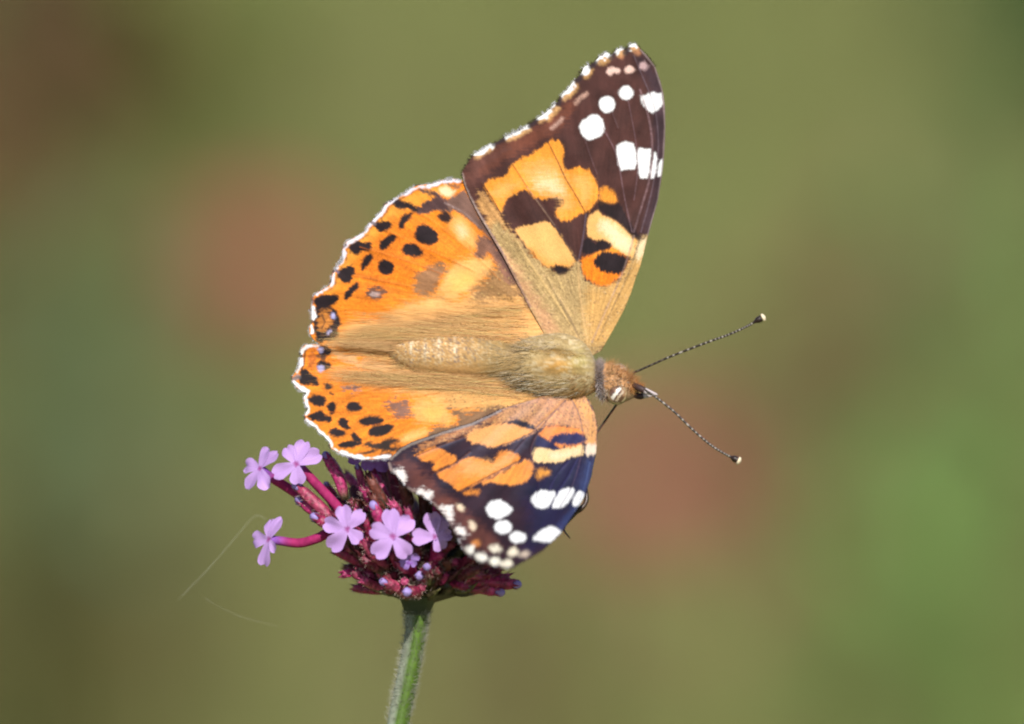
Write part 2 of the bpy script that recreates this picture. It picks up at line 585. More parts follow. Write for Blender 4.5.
    d = depth(x, y) + ridge * 0.035 + 0.02 * (vnoise(x / 5, y / 5, seed + 40) - 0.5) + 0.16 * (vnoise(x / 26, y / 26, seed + 41) - 0.5) + 0.05 * np.sin(ang * 34) * sst(40, 150, rad_)
    v = P(x, y, d)
    o = mesh(name, v, F, mat, bfly, colors=col)
    WINGS.append((o, outline, depth))
    so = o.modifiers.new('thickness', 'SOLIDIFY'); so.thickness = 0.00007; so.offset = 0
    return o


# --- far forewing (the one standing up in the picture)
UF = [(464, 184), (462, 172), (467, 164), (473, 155), (480, 150), (490, 144), (494, 143.5), (504, 137.5), (514, 132), (528, 124.5), (530, 124), (537, 118.5),
      (546, 113), (555.5, 103), (558, 102), (560.5, 96), (568, 89), (574.5, 79.5), (577, 78), (581.5, 73), (584, 67), (588, 65), (591, 64.5), (596, 60), (601, 55), (607, 52.5),
      (611, 55), (615, 51), (619, 48.5), (623, 49), (625, 50.5), (629, 45.5), (633, 43.5), (636, 44), (641, 49.5), (648, 56.5), (655, 66.5), (660, 80), (663.3, 93), (665, 107), (665.3, 126),
      (665, 142), (663.5, 163), (661, 182), (658, 200), (654, 215), (648.5, 234), (644.5, 250), (640, 267), (636, 277), (631, 293), (624, 310), (616, 325), (607.5, 340), (601, 351),
      (592, 356), (575, 358), (556, 352), (546, 337), (540, 326), (529, 307), (516, 281), (503, 256), (490, 234), (478, 214), (470, 198)]
uf_orange = [(482, 183), (495, 179), (506, 176), (509, 167), (514.6, 162), (524, 157), (532, 155), (536, 150), (549, 141), (556, 140), (562, 143), (566, 151), (562, 160), (565, 170),
             (572, 168), (579, 167), (588, 169), (595, 178), (599, 190), (598, 200), (594, 207), (587, 213), (580, 213), (574, 218.5), (564, 222), (558, 218), (555, 212), (558, 208), (562, 205),
             (563, 198), (555, 197), (549, 198.5), (537, 199), (531, 194), (527, 190), (520, 191), (514, 195), (508, 198), (504, 205), (501, 212), (496, 206), (489, 195)]
uf_base = [(490, 224), (500, 222), (514, 238), (525, 249), (535, 260), (545, 267), (552, 270), (562, 274), (569, 270), (576, 262), (581, 262), (582, 270), (585, 278), (592, 283), (599, 286.5), (607, 287),
           (613, 284), (621, 277), (629, 263), (631, 256), (634, 240), (640, 236), (655, 236), (650, 262), (600, 362), (540, 360), (520, 310), (490, 250)]
WHT = 'white'
ufi = [
    ('p', 'redbrown', [(464, 180), (470, 160), (498, 146), (540, 125), (565, 103), (580, 95), (560, 132), (530, 147), (505, 160), (478, 178)], 4, 3, 0.9),
    ('p', 'brown', [(463, 190), (466, 165), (485, 152), (512, 146), (500, 158), (482, 168), (476, 182), (484, 206)], 3, 3, 0.75),
    ('p', (62, 48, 58), [(632, 46), (668, 80), (668, 180), (650, 245), (640, 235), (655, 170), (652, 95), (640, 70)], 5, 2, 0.7),
    ('p', (215, 160, 98), [(477, 190), (484, 193), (500, 214), (512, 233), (524, 249), (510, 256), (495, 236), (481, 212)], 2.5, 3, 0.95),
    ('p', 'orange', uf_orange, 1.0, 1.3),
    ('p', 'pale', [(522, 168), (548, 160), (562, 176), (568, 188), (572, 208), (560, 214), (562, 196), (548, 192), (532, 186)], 7, 3, 0.85),
    ('p', 'cream', [(540, 176), (556, 178), (564, 190), (560, 195), (546, 192), (536, 186)], 6, 3, 0.75),
    ('p', 'pale', [(490, 190), (508, 180), (522, 182), (512, 192), (500, 200)], 5, 3, 0.6),
    ('p', 'pale', [(570, 175), (588, 176), (592, 192), (584, 206), (576, 190)], 6, 3, 0.6),
    ('p', 'pale', [(514, 231), (522, 225.5), (532, 225), (540, 222), (548, 221.5), (557, 230), (567, 246), (574, 257), (575.5, 265), (567, 268), (559, 266), (552, 270), (544, 266), (532, 252)], 1.0, 1.3),
    ('p', 'orange', [(530, 245), (545, 262), (560, 264), (574, 262), (566, 268), (548, 270), (530, 256)], 5, 2, 0.7),
    ('p', 'olive', uf_base, 2.2, 2.5),
    ('p', (222, 170, 98), [(586, 285), (600, 288), (614, 284), (632, 262), (640, 250), (648, 250), (640, 280), (610, 345), (590, 345), (584, 320)], 6, 3, 0.85),
    ('p', (218, 160, 118), [(500, 246), (512, 262), (540, 300), (560, 330), (545, 335), (528, 305), (508, 265)], 5, 3, 0.7),
    ('p', 'black', [(551, 268), (558, 265.5), (565, 267.5), (569, 270), (562, 274.5), (555, 272)], 1.2, 1.5),
    ('p', 'orange', [(600, 190), (607, 187), (613, 191), (618, 199), (612, 204), (605, 203), (600, 201)], 2.2, 2),
    ('p', 'pale', [(596.5, 209), (588, 217), (587, 225), (587, 235.5), (594, 240.5), (598, 242), (602.5, 240.5), (607, 241.7), (611, 246.5), (618, 251), (627.7, 257.3), (632.5, 257), (636, 247.7), (638, 239), (631, 234.5), (624, 227), (617, 221), (608.5, 217), (601, 214)], 1.0, 1.0),
    ('p', 'cream', [(602, 219), (612, 222), (622, 231), (630, 238), (634, 248), (626, 254), (614, 246), (606, 236), (598, 228)], 4, 2, 0.95),
    ('p', 'deep', [(581, 259), (593, 253.5), (602, 249.5), (611, 247), (618, 251), (627, 257), (628, 262), (620, 276), (612, 283), (606, 286), (599, 285.5), (590, 281), (584, 277), (581, 266)], 1.6, 1.8),
    ('p', 'orange', [(592, 254), (604, 249), (612, 248), (620, 252), (612, 254), (600, 255), (593, 259)], 2, 1, 0.8),
    ('p', 'black', [(593.5, 262), (597.5, 256), (604, 253), (614.5, 253.7), (627, 257.3), (627, 263), (623, 270.5), (618, 273.5), (607, 271.7), (598, 268)], 1.0, 1.2),
    ('p', 'black', [(582.5, 251), (585, 238), (591.6, 240.5), (595, 244), (600, 240.5), (606, 241.7), (611, 245), (607, 249), (598, 250), (591.6, 253.7), (585.6, 253)], 1.0, 1.2),
    ('p', 'black', [(598, 201), (604, 203), (612, 206), (620, 204), (628, 222), (636, 232), (642, 238), (638, 240), (630, 234), (622, 225), (612, 217), (601, 212)], 1.2, 1.2, 0.9),
    ('p', 'cream', [(639, 240), (647, 238), (644, 252), (639, 262), (635, 258)], 1.6, 1.5, 0.95),
    # whites
    ('p', WHT, [(578.5, 128), (581, 122), (586, 118), (592, 115), (598, 114.5), (603, 121), (605, 130), (600, 137), (588.5, 141), (582, 136)], 0.9, 0.5),
    ('p', WHT, ellipse(607.3, 104.3, 8.2, 8.8, 20), 0.9, 0.5), ('p', WHT, ellipse(626, 93, 7.4, 7), 0.9, 0.5),
    ('p', WHT, [(639.3, 96), (644, 94), (649, 93.5), (653.7, 91.7), (656, 94), (662.5, 93), (662.5, 105), (656, 111), (652.5, 113.3), (645, 108.5)], 1.0, 0.8),
    ('p', WHT, [(615, 147), (620, 143), (627, 141), (635, 145), (637, 169), (627, 169.5), (619.5, 171)], 0.9, 0.5),
    ('p', WHT, [(637, 148), (645, 148), (652, 150), (649, 178), (641, 178.7), (638, 173)], 0.9, 0.5),
    ('p', WHT, [(654, 153), (656, 151.5), (657.5, 161), (655, 179), (650, 178.5), (652, 163)], 0.9, 0.5),
    ('p', WHT, [(659, 160.5), (663.5, 158.5), (662, 176.5), (657, 176)], 0.9, 0.5),
    # pinkish submarginal spots
    ('p', 'pink', [(606, 72), (609, 68), (616, 67), (620, 70), (618, 73), (613, 73), (609, 76)], 1.2, 0.8), ('p', 'pink', ellipse(630, 69.4, 5, 3.6), 1.3, 0.8), ('p', (205, 170, 170), ellipse(644, 66, 4.5, 4), 1.6, 1),
    ('s', (215, 170, 150), [(576, 103), (580, 98), (586, 94)], 2.2, 2.2, 0.75, 1.9), ('s', (200, 160, 145), [(552, 128), (557, 124), (562, 119)], 2.2, 2.2, 0.75, 1.9),
    ('s', 'tan', [(604, 62), (608, 58)], 2.6, 2.4, 0.7, 3), ('s', 'tan', [(586, 76), (590, 71)], 2.6, 2.4, 0.7, 3), ('s', (205, 140, 95), [(621, 56), (622, 52)], 2.6, 2.4, 0.7, 2.6),
    ('s', (205, 140, 95), [(633, 47), (638, 53)], 2.6, 2.4, 0.7, 2.4), ('s', 'tan', [(570, 96), (577, 88)], 2.6, 2.4, 0.7, 2), ('s', 'tan', [(548, 120), (558, 109)], 2.6, 2.4, 0.7, 1.8), ('s', 'tan', [(515, 138), (524, 132)], 2.6, 2.4, 0.7, 1.4),
]
for a in ([(475, 154.5), (481, 151), (490, 145.5)], [(506, 137), (515, 133), (527, 126.5)], [(538, 118.5), (547, 113), (555, 105)], [(562, 96), (569, 89.5), (574, 81.5)], [(583, 72.5), (588, 67)],
          [(597, 60), (602, 56.5), (607, 54.5)], [(616, 51.5), (621, 49.8)], [(630, 46), (635, 45)]):
    ufi.append(('s', (226, 176, 120), np.asarray(a) + np.array([2.0, 2.6]), 2.2, 2.2, 0.75, 2.4)); ufi.append(('s', 'white', a, 1.3, 1.2, 1.0, 3.3))
for a in ([(494, 144), (503, 139)], [(530, 126), (536, 121)], [(558, 104), (560, 99)], [(577, 81), (581, 76)], [(591, 67), (595, 63)], [(611, 58), (614, 54)], [(625, 53), (628, 49)]):
    ufi.append(('s', (58, 46, 50), a, 1.6, 1, 0.85, 2.6))
ufi.append(('s', 'grey', [(641, 50), (655, 67), (663, 93), (665, 126), (663, 163), (658, 200), (648, 235)], 0.8, 0.5, 0.8, 0.9))
ufi.append(('s', (190, 168, 160), [(462, 174), (465, 186), (471, 199), (479, 214), (491, 234), (504, 256)], 1.0, 1.2, 0.6, 1.2))
ufi.append(('s', (150, 115, 110), [(491, 234), (504, 256), (517, 281), (530, 307)], 0.9, 1, 0.7, 1.3))
ufv = [
    ([(482, 183), (490, 195), (500, 212), (512, 234)], 0.8, (95, 58, 40), 0.9), ([(512, 234), (527, 258), (545, 285), (565, 315), (580, 342)], 1.1, (235, 195, 130), 0.8),
    ([(513, 165), (527, 187)], 0.8, (150, 85, 35), 0.8), ([(527, 187), (540, 205), (555, 226)], 0.9, (150, 120, 100), 0.7), ([(555, 226), (566, 243), (577, 261)], 1.0, (80, 58, 60), 0.9),
    ([(548, 142), (558, 162), (565, 178), (574, 192), (583, 208), (586, 214)], 0.8, (110, 62, 35), 0.9), ([(586, 214), (584, 232), (581, 250), (578, 262)], 1.0, (105, 88, 100), 0.8),
    ([(578, 262), (579, 285), (582, 310), (588, 345)], 1.2, (230, 185, 125), 0.7), ([(586, 213), (597, 205), (600, 190), (597, 174)], 0.8, (90, 55, 40), 0.8), ([(597, 174), (591, 158), (585, 140)], 0.8, (120, 88, 92), 0.5),
    ([(603, 128), (608, 137), (615, 150), (620, 170), (623, 190), (627, 210), (632, 232)], 0.8, (135, 105, 112), 0.55), ([(628, 100), (634, 130), (637, 150), (638, 172), (634, 200)], 0.7, (128, 100, 108), 0.5),
    ([(640, 90), (650, 120), (653, 150), (650, 180), (642, 205), (634, 232)], 1.2, (150, 118, 122), 0.6), ([(634, 56), (643, 78), (655, 105), (659, 140), (657, 165), (650, 200), (641, 232)], 0.8, (120, 102, 112), 0.55),
    ([(634, 236), (624, 270), (606, 310), (592, 342)], 1.1, (170, 140, 130), 0.6), ([(640, 240), (632, 266), (614, 305), (598, 340)], 0.9, (120, 100, 78), 0.5),
    ([(612, 112), (618, 128)], .7, (120, 95, 100), 0.4), ([(560, 300), (572, 322), (582, 345)], 1.0, (120, 95, 80), 0.5), ([(548, 280), (562, 306), (576, 335)], 0.8, (125, 105, 75), 0.45),
]
def speckle(items, poly, n, cols, seed, r=(0.25, 0.7)):
    """Scattered single scales of another colour inside an area."""
    r_ = np.random.default_rng(seed); poly = np.asarray(poly, float)
    lo = poly.min(0); hi = poly.max(0); k = 0
    while k < n:
        p = r_.uniform(lo, hi)
        if inside(p[0:1], p[1:2], poly)[0]:
            items.append(('s', cols[int(r_.integers(len(cols)))], [p, p + r_.normal(size=2) * 0.5], 0.6, 0.2, 0.5, r_.uniform(*r)))
            k += 1


speckle(ufi, uf_base, 520, [(235, 200, 130), (105, 80, 60), (225, 170, 130), (90, 75, 70), (240, 205, 150)], 3)
wing('forewing', UF, lambda x, y: 2.75 - 0.006 * (345 - y) - 0.45 * ((x - 560) / 100) ** 2 + 0.6 * np.clip((350 - y) / 300, 0, 1) ** 2, K['dark'], ufi, ufv, WING_MAT, seed=3)

# --- far hindwing
UH = [(462, 180), (453, 178.5), (442, 180), (432, 184), (418, 185.5), (412, 188), (402, 194), (391.5, 200), (385, 204.5), (382, 211), (373, 220), (367.5, 225.5), (365, 231.5), (357.5, 236), (347, 241.5),
      (343, 247), (342, 256), (342.5, 260.5), (336, 267), (332.5, 273), (331.5, 282), (329, 286), (317, 293), (312, 298), (312.5, 304), (310.5, 309), (311.5, 317), (313, 321.5), (309.5, 327), (309.5, 334), (313.5, 339.5), (320, 344),
      (345, 349), (380, 352), (420, 352), (480, 352), (560, 358), (560, 340), (540, 305), (515, 262), (492, 225), (476, 198)]
wfr = [(460, 180.5), (453, 180), (442, 181.5), (432, 185.5), (419, 187), (412, 189.5), (402, 195.5), (392, 201.5), (386, 206), (383, 212), (374, 221), (368, 227), (365.5, 233), (358, 237.5), (348, 243), (344.5, 248), (343.5, 257), (343, 262), (337, 268.5), (334, 274), (332.5, 283), (329.5, 287.5), (317, 294.5)]
uh_tan = [(338, 333), (352, 324), (379, 317), (404, 305), (434, 293), (454, 300), (470, 293), (484, 282), (503, 262), (516, 262), (570, 345), (560, 362), (330, 362), (322, 344)]
uhi = [
    ('p', (240, 124, 30), [(352, 292), (360, 262), (380, 236), (405, 222), (430, 225), (440, 250), (420, 268), (395, 290), (370, 306)], 12, 2, 0.6),
    ('p', (255, 175, 70), [(345, 250), (375, 222), (400, 198), (440, 183), (455, 186), (420, 205), (395, 215), (380, 232), (360, 250), (345, 275), (335, 290), (326, 296), (334, 280)], 5, 2, 0.7),
    ('p', 'pale', [(454, 262), (476, 257), (495, 260), (490, 274), (471, 289), (451, 303), (436, 290), (446, 274)], 4, 3, 0.95),
    ('p', (255, 200, 105), [(452, 276), (468, 272), (476, 280), (462, 290), (450, 292)], 5, 3, 0.7),
    ('p', 'pale', [(450, 218), (460, 216), (470, 226), (477, 238), (476, 250), (462, 243), (452, 230)], 5, 2, 0.9),
    ('p', 'cream', [(457, 226), (463, 226), (467, 234), (463, 238), (457, 233)], 4, 1, 0.7),
    ('p', (236, 178, 108), uh_tan, 6, 4, 0.95),
    ('p', 'greybrown', [(420, 271), (430, 268), (439, 262), (450, 265), (442, 277), (436, 290), (424, 297), (414, 290), (414, 279)], 3, 3, 0.95),
    ('p', (140, 105, 70), [(470, 296), (484, 277), (497, 267), (512, 275), (520, 298), (500, 300), (480, 302)], 5, 4, 0.8),
    ('p', (150, 105, 85), [(477, 235), (487.5, 236), (500, 250), (520, 285), (508, 285), (494, 262), (488, 252), (480.5, 260), (474.5, 255), (477, 244)], 2.0, 2),
    ('p', (88, 62, 60), [(476, 214), (482, 215), (498, 240), (524, 285), (534, 312), (526, 305), (505, 270), (488, 240)], 2, 2, 0.8),  # brown strip beside the forewing edge, with the forewing's shadow painted in
    ('p', (125, 92, 80), [(415.6, 210), (423, 204.5), (432, 199), (437, 195.5), (430, 195), (421, 193), (417.5, 188), (430, 190), (439, 194), (447, 200), (452, 197), (460, 190.5), (466, 190), (473, 206), (480, 218), (494, 232), (492, 238), (478, 228), (466, 216), (454, 210), (448, 212), (437, 210), (426.5, 213), (418, 213)], 1.2, 1.5),
    ('p', (76, 52, 54), [(416, 210), (424, 205), (433, 199), (440, 195), (450, 202), (447, 210), (437, 210), (426, 213), (418, 213)], 1.5, 1.5, 0.9),
    ('p', (76, 52, 54), [(418, 188), (428, 190), (440, 194), (438, 199), (428, 195), (420, 192)], 1.4, 1.5, 0.9),
    ('p', (120, 90, 75), [(446, 184), (452, 183), (460, 186), (459, 190), (452, 188)], 1.4, 1, 0.9),
    ('p', 'cream', [(436, 190), (446, 184), (452, 190), (458, 190), (450, 197), (444, 196)], 1.8, 1, 0.9),
    ('p', 'black', [(391, 201.5), (396, 200.5), (402, 202), (414, 205.5), (417, 212), (409.6, 210), (399, 207.5)], 1.2, 1.2),
    ('p', 'black', [(373.5, 224.5), (381, 221.5), (390, 222), (391, 227.5), (385, 230), (381, 232.5), (377, 229)], 1.0, 1.2),
    ('p', 'black', [(399.5, 228.5), (400, 220.5), (405, 214.5), (411.5, 212), (411.5, 217), (405, 223.5), (404, 228)], 1.0, 1.0),
    ('p', 'black', [(380, 247), (382, 241), (388, 236), (396, 235.5), (393.5, 241), (387, 246), (383, 249.5)], 1.0, 1.0),
    ('p', 'black', [(415, 235), (417, 228), (423.5, 224.5), (430, 227.5), (436, 233.5), (437.5, 241), (430, 245.5), (421.5, 242.5), (417, 240)], 1.0, 1.0),
    ('p', 'black', [(402, 249), (407, 244), (414.5, 244.5), (424, 254), (418, 257), (408.4, 256), (403.5, 253.5)], 1.0, 1.0),
    ('p', (60, 40, 38), [(437, 217), (441, 212.5), (447, 211.5), (452.5, 217), (449, 222), (444.5, 222.5), (439.5, 221)], 1.4, 1.2),
    ('p', 'black', [(348.5, 246.6), (357.5, 241.5), (364, 244), (371, 241.5), (371, 248.5), (362, 251), (357, 255), (350, 250.5)], 1.0, 1.2),
    ('p', 'black', [(360.5, 271.5), (361.5, 263), (366.5, 256), (371.5, 255), (370, 263), (365, 269.5)], 1.0, 1.0),
    ('p', 'black', ellipse(386.3, 267, 8, 6.4, 5), 1.0, 1.0),
    ('p', 'black', [(337.5, 272.5), (345.5, 267.5), (354, 265.5), (355, 276), (345.5, 283.5), (339.5, 279)], 1.0, 1.4),
    ('p', 'black', [(346, 294), (350.5, 287), (359, 281.5), (355.5, 289.5), (351, 295), (345.5, 300)], 1.0, 1.0),
    ('p', (92, 72, 66), [(365, 294), (371.5, 288), (384, 289), (386, 294), (383.5, 297), (374, 299)], 1.6, 3.2, 0.9), ('p', (195, 170, 165), ellipse(375, 294.5, 4.5, 1.8), 1.2, 1.5, 0.8),
    ('p', 'black', [(315, 298.5), (321, 295.5), (338, 294), (337.5, 300.5), (331, 306), (326, 309), (320, 312), (316, 305)], 1.0, 1.6),
    ('p', 'black', [(315, 306), (330, 305), (339, 312), (338, 318), (341, 322), (337, 326), (339, 333), (333, 340), (322, 342), (315, 337), (314, 320)], 1.2, 2),
    ('p', (196, 122, 50), [(319, 311), (327, 308), (331, 311), (330, 318), (333, 322), (329, 327), (325, 334), (319, 331), (318, 322)], 1.4, 2.2), ('s', (60, 40, 35), [(322, 315), (325, 322), (322, 328)], 1, 1.5, 0.7, 0.8),
    ('p', 'lilac', ellipse(333.6, 315, 2.6, 3.2), 1.2, 1.5), ('p', 'lilac', ellipse(329.5, 332, 3.4, 2.4, -40), 1.2, 1.5), ('s', (90, 82, 92), [(313, 297), (312.5, 303)], 1.2, 1, 0.9, 1.2),
    ('p', (150, 105, 65), ellipse(374, 331.5, 13, 2.6, -4), 3, 3, 0.8),
    ('s', (70, 48, 52), np.asarray(wfr) + np.array([2.4, 1.6]), 0.9, 1.6, 0.45, 0.9), ('s', (240, 236, 248), wfr, 1.0, 0.9, 1.0, 1.5), ('s', 'white', [(311.5, 309), (313, 317)], 0.9, 0.8, 1.0, 2.2), ('s', 'white', [(311.5, 326.5), (311.5, 333)], 0.9, 0.8, 1.0, 2.2),
    ('s', (120, 105, 110), [(343.5, 247), (345.5, 245)], 0.8, 0.5, 0.9, 1.6), ('s', (95, 85, 105), [(335.5, 270.5), (338, 272)], 0.8, 0.5, 0.9, 1.6), ('s', (120, 105, 110), [(372, 222.5), (375, 224)], 0.8, .5, .9, 1.4),
]
uhv = [([(360, 247), (390, 256), (420, 266), (445, 275)], 0.7, (205, 105, 30), 0.6), ([(353, 276), (380, 281), (410, 287)], 0.7, (190, 95, 30), 0.6), ([(385, 230), (420, 246), (450, 260), (475, 272)], 0.7, (215, 120, 40), 0.5),
       ([(395, 208), (425, 215), (450, 235), (478, 258), (500, 280)], 0.7, (215, 120, 45), 0.45), ([(445, 203), (465, 213), (480, 228)], 1.2, (160, 135, 130), 0.6)]
speckle(uhi, [(470, 296), (500, 262), (560, 345), (520, 335), (490, 320)], 240, [(235, 195, 120), (110, 80, 55), (225, 180, 125)], 5)
wing('hindwing', UH, lambda x, y: 2.4 - 0.006 * (345 - y) + fold(x) * np.exp(-((y - 341) / 15) ** 2) + 0.42 * sst(488, 530, x) * np.exp(-((y - 300) / 38) ** 2) - 0.5 * ((x - 440) / 130) ** 2, (247, 142, 36), uhi, uhv, WING_MAT, seed=13,
     streak=lambda x, y: sst(270, 335, y + (x - 420) * 0.1) * 0.5 + 0.06)

# --- near hindwing (lower)
LH = [(318, 344.5), (311, 344.5), (305, 345), (301, 349), (300, 354), (302, 356), (299.5, 359), (298.5, 367), (296.5, 371), (292, 377), (292.5, 382), (296, 387), (302, 391.5), (306.5, 393), (303.5, 397.5), (305, 404.5), (307.8, 409.5),
      (304.5, 415.5), (304.5, 420), (311, 425.5), (315, 427), (319, 433), (323, 435.5), (329.5, 442.5), (331, 448.5), (335.5, 451), (341.7, 454.7), (352.5, 458), (362, 459.7), (374, 459.4), (388.5, 458.5), (402, 456), (425, 448), (455, 437), (500, 422), (560, 408),
      (566, 380), (540, 366), (480, 362), (420, 356), (380, 350), (345, 345)]
wfl = [(317, 346), (306, 346.5), (302.5, 350), (301.5, 354)], [(301, 359), (300, 367), (297.5, 372)], [(294, 382), (297.5, 386), (303, 390), (307, 392)], [(307, 394), (305, 398), (306.5, 404), (309, 409), (308, 411), (306, 415)], \
    [(306, 420), (312, 424.5), (316, 426.5), (320, 432), (324, 435), (330.5, 441.5), (332.5, 448), (336.5, 450.5), (342.5, 453.5), (353, 456.5), (362, 458.2), (374, 458), (390, 457)]
lh_tan = [(345, 350), (392, 368), (412, 384), (396, 391), (420, 396), (443, 398), (447, 408), (460, 412), (480, 409), (500, 425), (570, 410), (570, 360), (400, 340), (345, 342)]
lhi = [
    ('p', (255, 172, 95), [(330, 366), (380, 370), (415, 384), (405, 394), (370, 388), (335, 380)], 6, 4, 0.7),
    ('p', 'pale', [(410, 404), (425, 398), (444, 398), (450, 412), (456, 420), (446, 428), (434, 424), (416, 420)], 5, 4, 0.8),
    ('p', (255, 198, 100), [(420, 410), (438, 406), (444, 414), (430, 420)], 5, 2, 0.8),
    ('p', (255, 205, 125), [(400, 440), (408, 434), (428, 428), (426, 436), (410, 443)], 4, 2, 0.9),
    ('p', (238, 180, 108), lh_tan, 6, 4, 0.95),
    ('p', (226, 178, 124), [(322, 344), (345, 352), (375, 362), (405, 370), (445, 377), (500, 386), (500, 391), (440, 384), (400, 378), (370, 370), (345, 362), (330, 352)], 3, 4, 0.85),
    ('p', (130, 96, 84), [(383, 405), (395, 400), (410, 402), (409, 409), (412, 416), (401, 418), (393, 412), (386, 410)], 2.4, 4, 0.95),
    ('p', (148, 110, 78), [(427, 437), (433, 425), (440, 422.5), (447, 427), (452, 427.5), (458, 422), (459, 416), (447, 410), (452, 409), (468, 414), (482, 410), (505, 404), (505, 420), (470, 432), (440, 444)], 2.0, 2.5),
    ('s', 'black', [(306, 348), (304.5, 355), (304, 362), (302, 370)], 1.0, 1, 0.8, 1.0), ('p', (205, 110, 40), [(309, 350), (315, 347), (316, 358), (314, 370), (308, 368), (307, 358)], 1.5, 2, 0.95),
    ('p', 'black', [(320, 345), (328, 347), (332, 352), (325, 356), (318, 353)], 1.2, 1.2), ('p', 'lilac', ellipse(320.5, 350, 3, 2.4, 30), 1.2, 1.2), ('p', (60, 50, 50), [(318, 355), (327, 357), (324, 360), (317, 358)], 1.2, 2, 0.8),
    ('p', 'black', [(319, 362), (328, 362.5), (331, 366), (325, 370), (318, 368)], 1.2, 1.2), ('p', 'lilac', ellipse(320.5, 369, 2.6, 3.2, 20), 1.2, 1.2),
    ('p', 'black', [(299.5, 376), (304, 369.5), (310, 373), (318, 379), (317.5, 385.5), (308, 385), (299, 382)], 1.0, 1.6), ('s', (130, 122, 125), [(294, 379), (298, 377)], 1.5, 1, 0.9, 2.6),
    ('p', 'black', [(308, 399), (314, 394.5), (322, 395), (327, 399), (321.5, 406), (311, 403)], 1.0, 1.3), ('p', 'black', [(308.5, 416), (316, 412.5), (322, 411), (325, 415.5), (331.5, 418), (329.5, 421.5), (320, 420.5), (312, 418.5)], 1.0, 1.3),
    ('p', (60, 42, 38), [(324, 384), (328, 382.5), (333, 388), (328, 391), (324.5, 388.5)], 1.2, 1.4), ('s', (60, 42, 38), [(330, 393), (333, 394.5)], 1, 1, 0.9, 1.0),
    ('p', 'black', [(327.5, 407), (332, 401.5), (336, 407), (333, 413.5), (329, 410.5)], 1.0, 1.0), ('p', 'black', [(338, 422), (341.7, 418.3), (347, 420), (350, 428), (346.5, 428.7), (341.5, 426)], 1.0, 1.0),
    ('p', 'black', [(351, 435.5), (354, 432), (357.5, 436.7), (361.5, 440), (358.5, 442.5), (353.5, 439.5)], 1.0, 1.0), ('p', 'black', [(326.5, 432.5), (334.4, 429), (345, 432.5), (341.5, 436), (332, 435.5)], 1.0, 1.2),
    ('p', 'black', [(336.5, 445.5), (346.5, 441), (361, 442), (364, 444), (356, 446.5), (343, 448)], 1.0, 1.2),
    ('p', (58, 42, 36), [(362, 444), (369, 441), (379, 444), (383.5, 440), (392, 436.5), (400, 440), (393, 444.5), (390, 447.5), (404, 445.5), (400, 452), (374, 449.5), (367, 448)], 1.4, 1.4),
    ('p', (70, 50, 42), [(355.5, 455), (364, 450.5), (378, 450.5), (368, 455)], 1.1, 1.2), ('p', (80, 55, 45), [(378, 455.5), (386, 452), (394, 454), (388, 456.5)], 1.2, 1, 0.8),
    ('p', 'black', ellipse(353.7, 407, 7.8, 4.2, 3), 1.0, 0.9), ('p', 'black', ellipse(371, 421, 12, 4.1, -2), 1.0, 1.0), ('p', 'black', ellipse(380.7, 430, 13, 4.8, -12), 1.0, 1.0),
    ('p', (165, 125, 118), ellipse(351.5, 388.6, 9, 3.2, 3), 1.6, 4, 0.9), ('s', (100, 78, 74), [(344, 388), (358, 387.5)], 1.0, 2, 0.7, 0.9),
]
for a in wfl:
    lhi.append(('s', 'white', a, 1.0, 0.9, 1.0, 1.7))
lhv = [([(330, 412), (360, 414), (390, 416), (415, 418)], 0.6, (200, 95, 20), 0.6), ([(330, 398), (360, 399), (388, 402)], 0.6, (205, 100, 25), 0.5), ([(350, 431), (375, 424), (410, 420)], 0.6, (205, 100, 25), 0.4)]
speckle(lhi, [(440, 395), (500, 388), (560, 385), (560, 405), (480, 412), (455, 410)], 200, [(235, 195, 120), (120, 92, 60), (150, 130, 90)], 6)
wing('hindwing', LH, lambda x, y: 2.55 + 0.034 * np.clip(y - 356, 0, 200) + 0.75 * fold(x) * np.exp(-((y - 368) / 16) ** 2) - 0.4 * ((x - 430) / 130) ** 2, (248, 142, 36), lhi, lhv, WING_MAT, seed=23, level=1.85,
     streak=lambda x, y: (1 - sst(370, 425, y)) * 0.5 + 0.06)

# --- near forewing (lower, reaching towards the lens)
LF = [(555, 393), (569, 393), (584, 395), (590, 401), (594.5, 411.5), (597.5, 426), (597.3, 440), (596, 454), (593.5, 465), (591.5, 476), (587.5, 488), (585, 496), (579, 506), (573, 514.5), (565, 527), (560, 534.5), (551, 543), (543, 550.5), (532, 557), (521, 563), (513, 568),
      (504.5, 568.5), (497, 567), (488, 564.5), (480, 562), (472, 558.5), (466, 553.7), (460.5, 546.5), (458, 539), (453, 530.5), (448, 521), (442, 513), (436, 507.5), (430, 501.5), (421, 496), (410, 491), (404, 485), (400, 480), (396.5, 475.5), (390, 471.5), (387.7, 463), (392, 456.5), (400.5, 448.5), (411, 442.5),
      (428, 436.5), (446, 430.5), (471, 423), (500, 409), (530, 400)]
lf_base = [(498, 411), (530, 400), (555, 392), (584, 395), (590, 400), (596, 412), (599, 426), (598, 446), (585, 446), (586, 440), (584, 433), (575, 428), (560, 425.5), (548, 426), (538, 431), (528, 425), (515, 420), (500, 421)]
